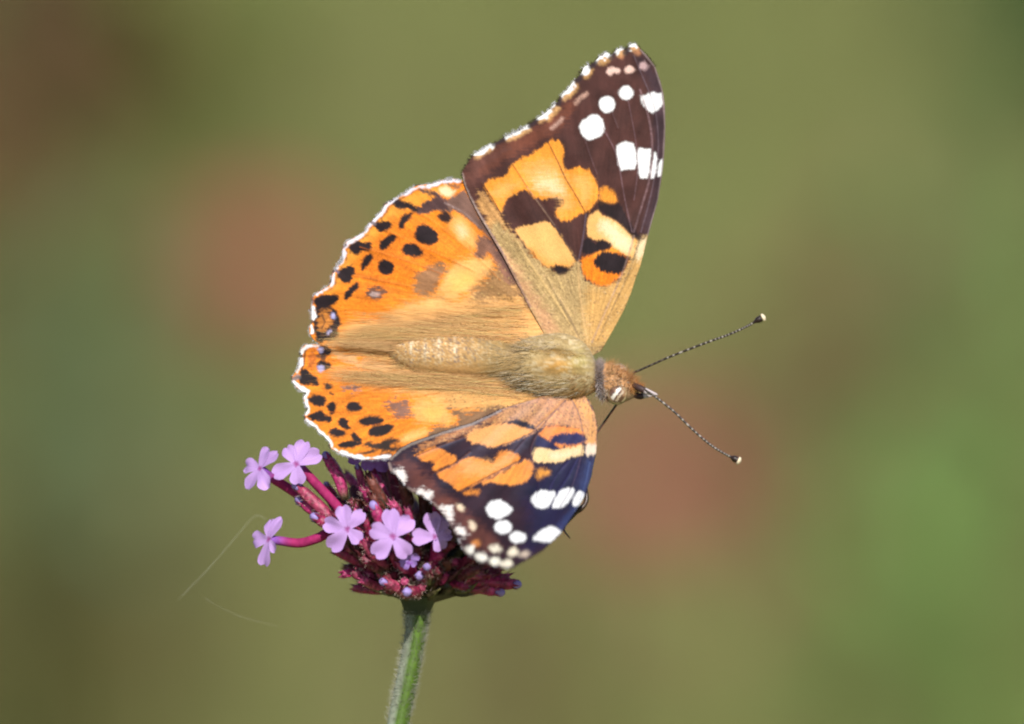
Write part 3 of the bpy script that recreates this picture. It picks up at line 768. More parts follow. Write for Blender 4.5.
lfi = [
    ('p', 'redbrown', [(394, 464), (408, 456), (414, 464), (440, 488), (470, 515), (492, 535), (502, 550), (482, 553), (462, 538), (440, 508), (410, 485)], 5, 3, 0.75),
    ('p', (28, 22, 58), [(545, 465), (575, 452), (598, 455), (594, 480), (560, 535), (520, 562), (530, 520), (520, 490)], 12, 3, 0.9),
    ('p', (52, 64, 110), [(586, 462), (594, 458), (588, 490), (566, 528), (546, 548), (556, 530), (574, 505)], 4, 2, 0.8),
    ('p', (196, 130, 70), [(413, 451), (421, 443), (440, 436), (471, 426), (500, 411), (540, 400), (548, 408), (515, 419), (490, 425), (470, 432), (440, 443), (425, 451)], 2, 2.5, 0.95),
    ('p', (250, 152, 52), [(415, 456.5), (422, 450.5), (432, 448), (439.5, 446.5), (443, 451.5), (450, 454), (457.5, 457), (457, 461), (446, 466), (435, 472), (433, 468.5), (434.5, 462.5), (430, 461.5), (425.5, 463), (421, 459)], 1.1, 1.4),
    ('p', (250, 152, 52), [(436.5, 473), (447, 468), (458, 462.5), (466, 458.5), (473.7, 456.8), (484, 460), (492, 463.5), (495.5, 457), (501, 451), (508, 451), (514, 453), (522, 458.5), (508, 467.5), (490, 477.5), (476, 484), (462, 491), (457, 490.5), (450, 484), (440, 478.5)], 1.1, 1.3),
    ('p', (255, 185, 110), [(466, 462), (480, 462), (496, 464), (508, 455), (514, 458), (498, 470), (476, 478), (462, 474)], 5, 3, 0.75),
    ('p', (250, 158, 62), [(524, 459.5), (531, 460), (534, 467), (532, 474), (527, 481), (515, 485.5), (503, 485), (494, 482), (480, 484.5), (494, 477), (510, 468.5)], 1.2, 1.2),
    ('p', (250, 152, 48), [(463, 492.5), (470, 490), (478, 488), (478, 493.5), (471, 496.5), (464, 495)], 1.6, 1.5),
    ('p', (255, 178, 100), [(464, 436), (475, 430.5), (490, 426), (500, 423), (514, 423.5), (525, 426.5), (537, 430), (534, 433), (514, 441), (500, 446), (490, 448.5), (484, 444.5), (478, 444), (470, 442.5)], 1.1, 1.3),
    ('p', (222, 156, 98), lf_base, 2.4, 2.5),
    ('p', (205, 150, 95), [(500, 412), (530, 402), (548, 408), (530, 420), (515, 420), (500, 421)], 4, 3, 0.8),
    ('p', (246, 176, 82), [(568, 396), (584, 397), (592, 404), (597, 425), (596, 445), (588, 445), (588, 425), (580, 410)], 4, 2, 0.8),
    ('p', 'black', [(513.5, 422.5), (518, 420), (524, 422), (531, 425.5), (535, 429), (526, 427.5)], 1.2, 1.4),
    ('p', (255, 215, 150), [(532, 458.5), (533, 450.5), (538, 446.8), (550, 448.5), (562, 449), (574, 445), (583, 443), (584.5, 455), (576.5, 456), (570, 458), (562, 462), (555, 463.5), (545, 462), (537, 464)], 1.0, 1.1),
    ('p', 'cream', [(548, 453), (565, 453), (580, 448), (580, 453), (565, 458), (552, 460)], 3, 1, 0.9),
    ('p', (240, 160, 60), [(536, 470), (544, 468.5), (551.5, 472.5), (544, 477), (536, 480)], 2.4, 2),
    ('p', 'oj', [(538, 435.5), (543, 430), (548, 426), (556, 425.5), (566, 427), (579, 429.5), (584, 433.5), (583, 446), (565, 447), (560, 449.5), (552, 445), (545, 440)], 1.4, 1.6),
    ('p', (34, 24, 72), ellipse(568.5, 439.3, 18.5, 6.2, -1), 1.2, 1.0),
    ('p', 'navy', [(536.5, 440), (538, 435.5), (545, 439), (552, 443), (561, 449.5), (555, 450), (543, 447.5), (536, 447)], 1.0, 1.2),
    ('p', (250, 225, 195), [(585.5, 445), (597, 443.5), (596, 455.5), (585.5, 455.5)], 1.5, 1.2),
    ('p', WHT, [(484.5, 509), (490, 502), (498.5, 499), (507, 504), (513.5, 508.5), (509, 514.5), (498.5, 520.5), (490, 517)], 1.1, 0.5),
    ('p', WHT, ellipse(503.3, 527.3, 9, 7), 1.1, 0.5), ('p', WHT, ellipse(517.7, 537.5, 8.6, 5.8), 1.1, 0.5),
    ('p', WHT, [(530.5, 500), (534.4, 493.5), (542, 489.5), (550, 491.5), (557.5, 491.5), (549, 507.5), (542, 509.5), (534.4, 506.5)], 1.0, 0.5),
    ('p', WHT, [(558.5, 493), (564.5, 488.5), (575.5, 488), (570.5, 501), (561.5, 508.5), (550, 508.5)], 0.9, 0.5), ('p', WHT, [(577, 489.5), (585.5, 493.5), (579, 507), (571.7, 505.5)], 0.9, 0.5),
    ('p', WHT, [(531.5, 540), (540.4, 530.5), (550, 526), (561.5, 531), (557.5, 537), (551, 543), (541.7, 541.5)], 1.1, 0.7),
    ('p', (255, 246, 238), [(392.2, 471.5), (396.3, 467.8), (400.8, 469.5), (404.5, 471.5), (405.8, 477.2), (402.5, 482.6), (398.4, 476.4)], 1.8, 2.2), ('p', (255, 246, 238), [(416.4, 491.7), (420.5, 488.4), (431.5, 492.1), (431.5, 499.9), (427.4, 501.5), (421.7, 495.8)], 1.8, 2.2),
    ('p', (255, 246, 238), [(439.0, 508.8), (443.5, 505.9), (452.1, 506.7), (455.4, 514.5), (450.4, 522.3), (447.2, 516.2)], 1.8, 2.2), ('p', (250, 225, 190), ellipse(460.5, 508, 3.2, 4.4, -40), 1.6, 1),
    ('p', (255, 246, 238), [(454.7, 528.4), (462.4, 526.0), (468.6, 532.1), (465.4, 537.0), (461.3, 539.5)], 1.8, 2.2), ('p', (245, 220, 190), ellipse(472.6, 526, 3, 5, -20), 1.8, 1), ('p', (220, 140, 70), ellipse(476, 544, 4.5, 4), 2, 1),
    ('p', (255, 250, 235), ellipse(470.5, 549.5, 4, 4.4), 2.0, 1.8), ('p', (255, 250, 235), ellipse(481, 557, 6.8, 3.7, 8), 2.0, 1.8), ('p', (250, 240, 215), ellipse(496, 549.5, 6.2, 3.1, 8), 2.2, 1.8), ('p', (255, 250, 230), ellipse(495, 562, 5.6, 3.4, 5), 2.0, 1.8),
    ('p', (245, 232, 205), ellipse(513, 552.5, 5.6, 3.6, 5), 2.2, 1.8), ('p', (250, 240, 215), ellipse(507.5, 564.2, 4.6, 2.9), 2.0, 1.8), ('p', (200, 180, 160), ellipse(525, 554.5, 4, 2.8), 2, 0.8),
    ('s', (165, 150, 138), [(391, 459), (401, 450), (412, 444), (429, 438), (447, 432), (472, 424.5), (500, 411)], 1.0, 0.8, 0.8, 1.3), ('s', (150, 130, 120), [(389, 464), (391, 470)], 1.2, 0.6, 0.8, 1.8),
    ('s', (150, 130, 120), [(408, 489), (414, 492)], 1.3, 0.6, 0.8, 2), ('s', (150, 130, 120), [(433, 504), (437, 508)], 1.3, 0.6, 0.8, 2), ('s', (120, 95, 88), [(452, 528), (449, 522)], 1.3, 0.6, 0.7, 1.6), ('s', (120, 95, 88), [(459, 541), (463, 549)], 1.3, 0.6, 0.7, 1.6),
    ('s', (55, 38, 32), [(588, 400), (595, 413), (598, 428), (597, 440)], 1.0, 1.2, 0.9, 1.0),
]
lfv = [([(432, 474), (446, 468), (458, 461.5), (470, 452)], 0.7, (105, 55, 30), 0.9), ([(460, 491), (478, 482), (500, 470.5), (524, 458.5)], 0.8, (100, 52, 30), 0.9), ([(533, 462), (530, 450), (536, 436), (545, 422), (566, 400)], 0.8, (110, 68, 66), 0.7),
       ([(524, 458), (531, 460)], 0.8, (90, 50, 40), 0.9), ([(515, 452), (525, 440), (540, 424), (556, 410)], 0.8, (95, 70, 82), 0.6), ([(416, 456), (440, 446), (465, 437)], 0.7, (120, 70, 40), 0.8), ([(497, 447), (515, 441), (538, 430)], 0.8, (70, 42, 45), 0.8),
       ([(560, 507), (572, 488), (580, 462), (584, 440), (580, 415), (570, 397)], 0.9, (85, 62, 80), 0.6), ([(556, 495), (568, 478), (578, 458)], 0.8, (62, 56, 112), 0.6), ([(534, 464), (540, 480), (536, 500)], 0.7, (60, 42, 60), 0.5), ([(545, 500), (556, 475), (570, 460)], 0.7, (66, 56, 105), 0.5),
       ([(572, 520), (584, 490), (590, 462)], 0.8, (80, 95, 140), 0.6), ([(440, 431), (470, 420), (500, 408), (535, 399)], 1.0, (240, 180, 95), 0.5), ([(575, 520), (560, 540)], .8, (80, 95, 140), .5)]
speckle(lfi, lf_base, 420, [(245, 195, 110), (110, 72, 55), (235, 170, 120), (95, 65, 60)], 8)
speckle(lfi, [(425, 446), (471, 428), (500, 413), (500, 421), (470, 432), (440, 443)], 110, [(120, 78, 55), (235, 180, 110)], 9)
wing('forewing', LF, lambda x, y: 3.9 + 0.044 * np.clip(y - 395, -20, 400) + 0.00017 * np.clip(y - 395, 0, 400) ** 2 - 0.7 * ((x - 510) / 100) ** 2, (50, 26, 28), lfi, lfv, WING_DARK_SHEEN, seed=33, level=2.0)

# --- body: one continuous surface from the abdomen tip to the face
prof = [(386, 351.5, 0.5), (389, 352, 4), (396, 353, 10), (406, 354.5, 15.5), (420, 356, 19), (445, 357, 21.5), (475, 358, 22), (500, 361, 21), (514, 364, 21), (526, 365, 27), (545, 366, 32), (565, 367, 33.5), (579, 369, 30), (588, 371.5, 24.5),
        (594, 375, 17.5), (598, 378.5, 15), (604, 381, 18), (612, 383, 20), (622, 385.5, 17.5), (631, 387, 12.5), (637, 387.5, 7.5), (641, 387, 1)]
pf = spline(prof, 340)
kk = 112
th = np.arange(kk) * 2 * math.pi / kk
bx = np.repeat(pf[:, 0], kk).reshape(-1, kk); rr = np.maximum(pf[:, 2], 0.2)[:, None]
# scutum ridge and segment rings
ring = np.zeros(len(pf))
for xr in (398, 411, 425, 439, 455, 472, 489):
    ring += np.exp(-((pf[:, 0] - xr) / 1.5) ** 2)
rr = rr * (1 + 0.016 * ring[:, None])
by = pf[:, 1][:, None] + rr * np.cos(th)[None] * -1
bd = 2.6 + rr * 0.1 * np.sin(th)[None] * 0.92
tho = np.exp(-((bx - 560) / 30) ** 2)
bd = bd - tho * 0.55 * np.exp(-(((by - 351 - (bx - 545) * 0.12) / 3.2) ** 2)) * (np.sin(th)[None] > 0)    # groove beside the shoulder plate
bd = bd + tho * 0.35 * np.exp(-(((by - 364) / 9) ** 2)) * (np.sin(th)[None] > 0)
bv = P(bx, by, bd).reshape(-1, 3)
nb = len(pf)
bf = [(i * kk + j, (i + 1) * kk + j, (i + 1) * kk + (j + 1) % kk, i * kk + (j + 1) % kk) for i in range(nb - 1) for j in range(kk)]
bxx, byy = bx.ravel(), by.ravel()
bc = np.zeros((len(bxx), 3)); bc[:] = lin((206, 160, 100))


def paint(mask, c):
    a = np.clip(mask, 0, 1)[:, None]
    bc[:] = bc * (1 - a) + lin(c) * a


n1 = vnoise(bxx / 2.0, byy / 2.0, 71); n2 = vnoise(bxx / 5, byy / 5, 72); n3 = vnoise(bxx / 1.1, byy / 1.1, 73)
abd = 1 - sst(505, 525, bxx)
paint(np.repeat(ring, kk) * abd * 0.85 * (1 - sst(352, 366, byy)) * sst(0.2, 0.55, n2) * sst(400, 412, bxx) * (1 - sst(458, 476, bxx)), (255, 238, 205))
paint(abd * sst(0.5, 0.7, n1) * 0.7 * sst(398, 420, bxx) * (1 - sst(358, 372, byy)), (165, 132, 88))
paint(abd * sst(0.6, 0.8, vnoise(bxx / 1.4 + 40, byy / 1.4, 75)) * 0.6 * (1 - sst(358, 372, byy)), (250, 225, 180))
paint(abd * sst(0.66, 0.82, n3) * 0.8 * (1 - sst(360, 370, byy)), (112, 96, 92))
paint(abd * sst(362, 374, byy) * 0.7, (205, 155, 96))
paint(sst(455, 500, bxx) * abd * 0.6, (150, 128, 80))
paint(sst(508, 528, bxx), (188, 164, 116))
paint(np.exp(-((bxx - 560) / 22) ** 2) * np.exp(-((byy - 366) / 9) ** 2), (205, 152, 76))
paint(np.exp(-((bxx - 580) / 12) ** 2) * np.exp(-((byy - 360) / 12) ** 2) * 0.8, (186, 172, 110))
paint(np.exp(-((byy - 350 - (bxx - 545) * 0.12) / 3) ** 2) * np.exp(-((bxx - 555) / 28) ** 2) * 0.8, (135, 98, 50))
paint(np.exp(-((bxx - 596) / 2.5) ** 2) * 0.7, (96, 80, 82))
paint(sst(508, 520, bxx) * (1 - sst(585, 597, bxx)) * sst(0.5, 0.75, vnoise(bxx / 7, byy / 2.2, 78)) * 0.55, (150, 122, 72))
paint(sst(508, 520, bxx) * (1 - sst(585, 597, bxx)) * sst(0.55, 0.8, vnoise(bxx / 6 + 9, byy / 1.8, 79)) * 0.6, (225, 205, 165))
paint(sst(598, 604, bxx), (205, 152, 102))
paint(sst(602, 612, bxx) * sst(386, 392, byy), (190, 150, 110))
bc *= (0.7 + 0.45 * n3 + 0.2 * n2)[:, None]
BODY_MAT = material('body_scales', 0.7, attr=True, spec=0.2, sheen=0.2, bump=(2500, 0.0001, 0.6))
body = mesh('body', bv, bf, BODY_MAT, bfly, colors=np.clip(bc, 0.01, 0.8))

FUR_MAT = material('hair', 0.5, attr=True, spec=0.2, trans=0.35)


def fur(n, xr, yr, Lr, cols, dirv, seed, spread=0.35, lift=0.5, radius=0.000022, parent=None, name='fur', dsurf=None, bendv=None):
    r_ = np.random.default_rng(seed)
    x = r_.uniform(*xr, n); yrel = r_.uniform(*yr, n)          # yrel -1..1 across the body
    yc = np.interp(x, pf[:, 0], pf[:, 1]); rad = np.interp(x, pf[:, 0], pf[:, 2])
    s = np.clip(yrel, -0.99, 0.99)
    root = P(x, yc + rad * s, 2.6 + rad * 0.1 * 0.92 * np.sqrt(1 - s * s) - 0.05)
    nrm = np.stack([np.zeros(n), -s, np.sqrt(1 - s * s)], 1)
    d = norm(nrm * lift + np.asarray(dirv) + r_.normal(size=(n, 3)) * spread)
    c = np.array([lin(cols[i]) for i in r_.integers(len(cols), size=n)]) * r_.uniform(1.1, 1.8, (n, 1))
    bend = np.broadcast_to(V3(np.asarray(bendv if bendv is not None else (-0.3, -0.1, -0.35), float)), (n, 3))
    v, f, cc = hair_mesh(root, V3(d), r_.uniform(*Lr, n) / 1000, radius, c, bend)
    return v, f, cc


def join_hairs(name, sets, parent):
    vs, fs, cs, k = [], [], [], 0
    for v, f, c in sets:
        vs.append(v); fs.append(f + k); cs.append(c); k += len(v)
    return mesh(name, np.concatenate(vs), np.concatenate(fs), FUR_MAT, parent, colors=np.clip(np.concatenate(cs), 0.005, 0.8))


join_hairs('fur', [
    fur(420, (515, 590), (-1, -0.55), (0.4, 1.0), [(205, 182, 135), (215, 190, 150), (222, 200, 170), (195, 172, 118)], (-0.9, -0.12, 0.1), 1, lift=0.12, spread=0.2),
    fur(420, (508, 588), (0.35, 1), (0.8, 1.9), [(232, 215, 185), (205, 178, 128), (240, 228, 205), (200, 165, 110)], (-0.9, 0.2, 0.1), 2, lift=0.15, spread=0.25),
    fur(380, (572, 598), (0.1, 0.9), (0.4, 0.9), [(175, 132, 80), (155, 118, 72), (195, 152, 98)], (-0.6, -0.05, 0.1), 12, lift=0.4),
    fur(500, (530, 592), (-0.5, 0.35), (0.25, 0.5), [(200, 152, 76), (186, 156, 88), (205, 172, 104)], (-0.8, 0, 0.1), 3, lift=0.25),
    fur(520, (490, 535), (-1, 1), (0.8, 1.8), [(205, 172, 115), (185, 162, 115), (215, 185, 130), (180, 165, 135)], (-1, 0.05, 0.1), 4, lift=0.12, spread=0.22),
    fur(800, (597, 603), (-1, 1), (0.5, 0.95), [(230, 215, 215), (238, 225, 220), (215, 195, 180)], (0.05, 0.1, 0.1), 15, lift=1.0, bendv=(0.1, 0, 0)),
    fur(420, (596, 602), (-1, 1), (0.5, 0.9), [(215, 200, 200), (225, 212, 205), (190, 165, 150)], (0.1, 0.1, 0.1), 5, lift=1.0, bendv=(0.1, 0, 0)),
    fur(360, (605, 632), (-1, -0.35), (0.35, 1.0), [(238, 185, 125), (225, 165, 105), (248, 212, 160), (205, 170, 140)], (0.35, 0.1, 0.1), 6, lift=0.8, bendv=(0.15, 0, 0)),
    fur(300, (605, 628), (-0.5, 0.3), (0.2, 0.55), [(215, 195, 170), (170, 130, 95), (235, 220, 200), (120, 90, 70)], (0.35, 0.1, 0.1), 16, lift=0.6, bendv=(0.15, 0, 0)),
    fur(240, (628, 641), (-1, 0.5), (0.4, 0.8), [(238, 180, 110), (215, 155, 100)], (0.8, 0.1, 0.1), 7, lift=0.6, bendv=(0.1, 0, 0)),
    fur(200, (600, 610), (0.3, 1), (0.4, 0.8), [(225, 210, 190), (190, 150, 115), (140, 110, 85)], (0.1, -0.2, 0.1), 8, lift=0.8, bendv=(0, 0, 0)),
    fur(420, (394, 512), (-1, -0.78), (0.7, 1.8), [(226, 176, 112), (205, 158, 102), (190, 150, 105)], (-1, -0.06, 0.0), 31, lift=0.06, spread=0.14),
    fur(480, (394, 512), (0.72, 1), (0.7, 1.9), [(226, 176, 112), (205, 158, 102), (190, 150, 105)], (-1, -0.1, 0.0), 32, lift=0.06, spread=0.14),
    fur(420, (392, 500), (-1, 1), (0.2, 0.42), [(245, 205, 135), (215, 165, 105), (175, 140, 100)], (-1, 0, 0.05), 9, lift=0.1),
], body)

# long hairs lying along the inner hindwings, swept back from the body
def wing_hairs(n, xr, yf, depth, Lr, cols, seed, slope):
    r_ = np.random.default_rng(seed)
    x = r_.uniform(*xr, n); u = r_.uniform(0, 1, n)
    y = yf(x, u)
    root = P(x, y, depth(x, y) + r_.uniform(0.0, 0.18, n))
    sl = slope(x, y) + r_.normal(size=n) * 0.07
    d = norm(np.stack([-np.ones(n), sl, np.abs(r_.normal(size=n)) * 0.03 + 0.02], 1))
    c = np.array([lin(cols[i]) for i in r_.integers(len(cols), size=n)]) * r_.uniform(1.3, 2.0, (n, 1))
    bend = V3(np.stack([np.zeros(n), r_.normal(size=n) * 0.06, np.full(n, -0.03)], 1))
    return hair_mesh(root, V3(d), r_.uniform(*Lr, n) / 1000, 0.0000125, c, bend, 5)


uhd = lambda x, y: 2.45 - 0.006 * (345 - y) + fold(x) * np.exp(-((y - 341) / 15) ** 2) + 0.42 * sst(488, 530, x) * np.exp(-((y - 300) / 38) ** 2) - 0.5 * ((x - 440) / 130) ** 2
lhd = lambda x, y: 2.6 + 0.034 * np.clip(y - 356, 0, 200) + 0.75 * fold(x) * np.exp(-((y - 368) / 16) ** 2) - 0.4 * ((x - 430) / 130) ** 2
TANS = [(248, 198, 130), (235, 182, 116), (212, 165, 112), (250, 205, 140), (235, 185, 130)]
join_hairs('wing_hair', [
    wing_hairs(1300, (380, 530), lambda x, u: 343 - u * (8 + (x - 370) * 0.2), uhd, (3, 8), TANS, 21, lambda x, y: -0.03 + (345 - y) * 0.002),
    wing_hairs(240, (364, 410), lambda x, u: 346 - u * 34, uhd, (1.5, 2.6), TANS + [(240, 160, 80)], 22, lambda x, y: (335 - y) * 0.002),
    wing_hairs(1100, (370, 530), lambda x, u: 374 + u * (6 + (x - 370) * 0.12), lhd, (3, 7), TANS, 23, lambda x, y: 0.06 - 0 * x),
    wing_hairs(260, (364, 420), lambda x, u: 352 + u * 36, lhd, (1.5, 3), TANS + [(250, 170, 90), (250, 190, 130)], 24, lambda x, y: 0.07 + 0 * x),
    wing_hairs(320, (348, 400), lambda x, u: 343 + u * (2 + (x - 335) * 0.1), lambda x, y: 2.95 + 0.006 * (x - 340), (1.5, 3.2), [(228, 182, 126), (205, 165, 118), (240, 192, 130)], 25, lambda x, y: 0.05 + 0 * x),
], body)

# scale fringe along each outer margin
FRINGE_MAT = material('fringe_scales', 0.6, attr=True, spec=0.1, trans=0.3)


def fringe(k, start, stop, n_per, white_at, dark_at, wr, base, length, seed, wc=(250, 248, 255), dc=(70, 52, 52)):
    o, outline, depth = WINGS[k]
    r_ = np.random.default_rng(seed)
    pts = outline[start:stop]
    segl = np.hypot(*np.diff(pts, axis=0).T); cum = np.concatenate([[0], np.cumsum(segl)])
    n = int(cum[-1] * n_per)
    q = r_.uniform(0, cum[-1], n)
    x = np.interp(q, cum, pts[:, 0]); y = np.interp(q, cum, pts[:, 1])
    xa = np.interp(q - 2.5, cum, pts[:, 0]); ya = np.interp(q - 2.5, cum, pts[:, 1]); xb = np.interp(q + 2.5, cum, pts[:, 0]); yb = np.interp(q + 2.5, cum, pts[:, 1])
    nx, ny = -(yb - ya), (xb - xa)
    m = np.hypot(nx, ny) + 1e-9; nx, ny = nx / m, ny / m
    flip = inside(x + nx * 2, y + ny * 2, outline)
    nx = np.where(flip, -nx, nx); ny = np.where(flip, -ny, ny)
    white = np.full(n, base == 'white')
    for c, val in ((white_at, True), (dark_at, False)):
        for (cx, cy) in c:
            white = np.where(np.hypot(x - cx, y - cy) < wr, val, white)
    # clumps of unequal length, some worn away
    cl = 0.35 + 1.1 * vnoise(q / 2.2, q * 0, seed) * (0.5 + vnoise(q / 9, q * 0 + 3, seed + 1))
    keep = r_.random(n) < 0.92
    x, y, nx, ny, white, cl = (v[keep] for v in (x, y, nx, ny, white, cl)); n = len(x)
    d = norm(np.stack([nx, -ny, np.zeros(n)], 1) + r_.normal(size=(n, 3)) * 0.22)
    col = np.where(white[:, None], lin(wc), lin(dc)) * r_.uniform(0.75, 1.1, (n, 1))
    v, f, c = hair_mesh(P(x - nx * 1.2, y - ny * 1.2, depth(x, y)), V3(d), (0.12 + length * cl) / 1000, 0.00003, col, None, 3)
    mesh('fringe', v, f, FRINGE_MAT, o, colors=np.clip(c, 0.005, 0.8))


fringe(0, 0, 37, 3.0, [(481, 150), (476, 153), (488, 145), (515, 132), (508, 135), (523, 127), (547, 112), (541, 116), (553, 105), (568, 89), (563, 93), (573, 82), (586, 66), (602, 54), (606, 53), (620, 49), (633, 44)], [], 4.2, 'dark', 0.26, 1)
fringe(1, 0, 32, 3.2, [], [(342.5, 248), (331.5, 282), (332.5, 272.5), (372, 221), (385, 204), (418, 186), (312, 299), (310.5, 308), (311, 322), (391, 200)], 2.4, 'white', 0.22, 2, dc=(130, 112, 112))
fringe(2, 0, 37, 3.2, [], [(300.5, 355), (292, 378), (306, 393), (307, 410), (304, 418), (330, 446), (352, 458)], 2.2, 'white', 0.22, 3, dc=(120, 105, 108))
fringe(3, 15, 49, 2.4, [(398, 478), (393, 472), (403, 484), (425, 499), (418, 493), (430, 502), (446, 517), (440, 511), (450, 523), (459, 541), (463, 548), (470, 557), (481, 562), (495, 567), (507, 568)], [], 2.2, 'dark', 0.1, 4, dc=(110, 88, 80))

# eyes
EYE_MAT = material('compound_eye', 0.3, attr=True, spec=0.5, coat=0.6)


def eye(px, py, d, r, rd):
    n, m = 28, 20
    u = np.linspace(0, math.pi, m)[:, None]; w = np.arange(n)[None] * 2 * math.pi / n
    a = np.cos(u) + 0 * w; bq = np.sin(u) * np.cos(w); cq = np.sin(u) * np.sin(w)
    v = P(px + r * bq, py - r * 1.05 * cq, d + rd * a).reshape(-1, 3)
    f = [(i * n + j, i * n + (j + 1) % n, (i + 1) * n + (j + 1) % n, (i + 1) * n + j) for i in range(m - 1) for j in range(n)]
    rho = np.sin(u) + 0 * w
    base = np.zeros((m, n, 3)); base[:] = lin((176, 136, 100))
    st = (vnoise(bq * 4.0 + 9, cq * 2 + 9, 4) > 0.5)[..., None]
    base = np.where(st, lin((104, 72, 54)), base)
    base = np.where(((rho > 0.74) & (vnoise(bq * 5 + 30, cq * 5, 8) > 0.22))[..., None], lin((216, 188, 144)), base)
    for off, wd, cc_ in ((-0.12, 0.15, (246, 238, 224)), (0.32, 0.09, (214, 190, 160)), (-0.5, 0.07, (120, 84, 62))):  # widest pale stripe is the sun's glint painted into the eye colour
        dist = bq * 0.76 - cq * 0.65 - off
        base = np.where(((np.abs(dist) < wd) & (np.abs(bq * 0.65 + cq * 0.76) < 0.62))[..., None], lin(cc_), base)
    base = np.where((rho > 0.93)[..., None], lin((110, 82, 40)), base)
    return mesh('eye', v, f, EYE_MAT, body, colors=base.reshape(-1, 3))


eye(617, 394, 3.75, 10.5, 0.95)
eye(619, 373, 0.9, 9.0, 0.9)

# palps
PALP_MAT = material('palp_scales', 0.55, attr=True, spec=0.3)
for pts, w0 in (([(631, 384, 3.2), (639, 388, 3.9), (648, 392, 4.1), (658, 395, 3.9)], 0.32), ([(631, 391, 2.6), (638, 396, 3.0), (646, 395.5, 3.0), (654, 395, 2.8)], 0.3)):
    sp = spline(pts, 18)
    t = np.linspace(0, 1, 18)
    v, f = tube(P(sp[:, 0], sp[:, 1], sp[:, 2]), w0 / 1000 * np.sin(np.clip(0.25 + t * 0.75, 0, 1) * math.pi) ** 0.6 + 0.00003, 10)
    c = np.where((np.repeat(t, 10) > 0.55)[:, None], lin((215, 200, 200)), lin((70, 48, 44)))
    mesh('palp', v, f, PALP_MAT, body, colors=c)

# antennae
ANT_MAT = material('antenna_scales', 0.45, attr=True, spec=0.35)
for pts in ([(633, 373, 3.2), (650, 365.6, 3.8), (669.5, 357, 4.2), (695.5, 346.8, 4.6), (715, 339.6, 4.8), (728, 335, 4.9), (741, 329.3, 5), (750, 324.8, 5), (758, 320, 5), (765.5, 316.5, 5)],
            [(637, 386, 3.9), (647, 391, 4.4), (657, 398, 4.6), (673.4, 411, 4.8), (691.4, 428.4, 5), (705.7, 441, 5.1), (716.5, 449, 5.2), (727, 455, 5.2), (734, 458.5, 5.2), (741, 462, 5.2)]):
    n = 150
    sp = spline(pts, n)
    t = np.linspace(0, 1, n)
    rad = 0.000105 + 0.00001 * t
    rad = rad + 0.00022 * sst(0.82, 0.9, t)
    rad[-6:] *= np.sqrt(np.linspace(1, 0.1, 6))
    rad = rad * (1 + 0.03 * np.sin(t * 42 * 2 * math.pi))
    v, f = tube(P(sp[:, 0], sp[:, 1], sp[:, 2]), rad, 10)
    tt = np.repeat(t, 10); side = np.tile(np.arange(10), n)
    band = (np.sin(tt * 34 * 2 * math.pi) > 0.62)
    c = np.where(band[:, None], lin((172, 162, 150)), lin((48, 36, 32)))
    c = np.where((tt < 0.2)[:, None] & band[:, None], lin((105, 92, 80)), c)
    c = np.where((tt > 0.83)[:, None], lin((46, 30, 26)), c)
    an = mesh('antenna', v[:10 * (n - 9)], [q for q in f if max(q) < 10 * (n - 9)], ANT_MAT, bfly, colors=c[:10 * (n - 9)])
    e = sp[-9:]
    tr = np.array([1.0, 1.12, 1.18, 1.18, 1.12, 1.0, 0.82, 0.55, 0.12]) * 0.00036
    v2, f2 = tube(P(e[:, 0], e[:, 1], e[:, 2]), tr, 12)
    mesh('antenna_tip', v2, f2, ANT_MAT, an, colors=np.broadcast_to(lin((255, 235, 200)), (len(v2), 3)))

# proboscis and legs
LEG_MAT = material('leg_chitin', 0.4, color=lin((70, 48, 38)), spec=0.4, noise=(4000, 0.3))
sp = spline([(628, 397, 2.2), (619, 402, 1.6), (612, 411, 1.2), (599, 429.5, 1.0), (575, 462, 2.0), (530, 505, 3.5), (490, 525, 5.0), (470, 530, 5.2)], 60)
v, f = tube(P(sp[:, 0], sp[:, 1], sp[:, 2]), np.linspace(0.00013, 0.00008, 60), 8)
mesh('proboscis', v, f, LEG_MAT, bfly)
for pts in ([(578, 385, 1.0), (586, 425, 2.2), (582, 470, 4.6), (586.5, 500, 6.0), (575, 514, 6.2), (564, 528, 6.2), (570, 538.5, 6.2)],
            [(570, 385, 0.8), (560, 420, 1.2), (530, 455, 1.6), (500, 478, 1.6), (478, 488, 2.0)],
            [(555, 385, 0.6), (535, 415, -0.6), (505, 445, -1.0), (478, 462, -0.8), (462, 476, -0.6)],
            [(545, 375, 0.2), (520, 410, -2.0), (480, 440, -2.6), (452, 455, -2.6), (440, 466, -2.4)]):
    n = 50
    sp = spline(pts, n); t = np.linspace(0, 1, n)
    rad = np.interp(t, [0, 0.3, 0.55, 0.6, 0.65, 1], [0.00036, 0.0003, 0.00022, 0.0003, 0.00018, 0.00006])
    v, f = tube(P(sp[:, 0], sp[:, 1], sp[:, 2]), rad, 8)
    mesh('leg', v, f, LEG_MAT, bfly)

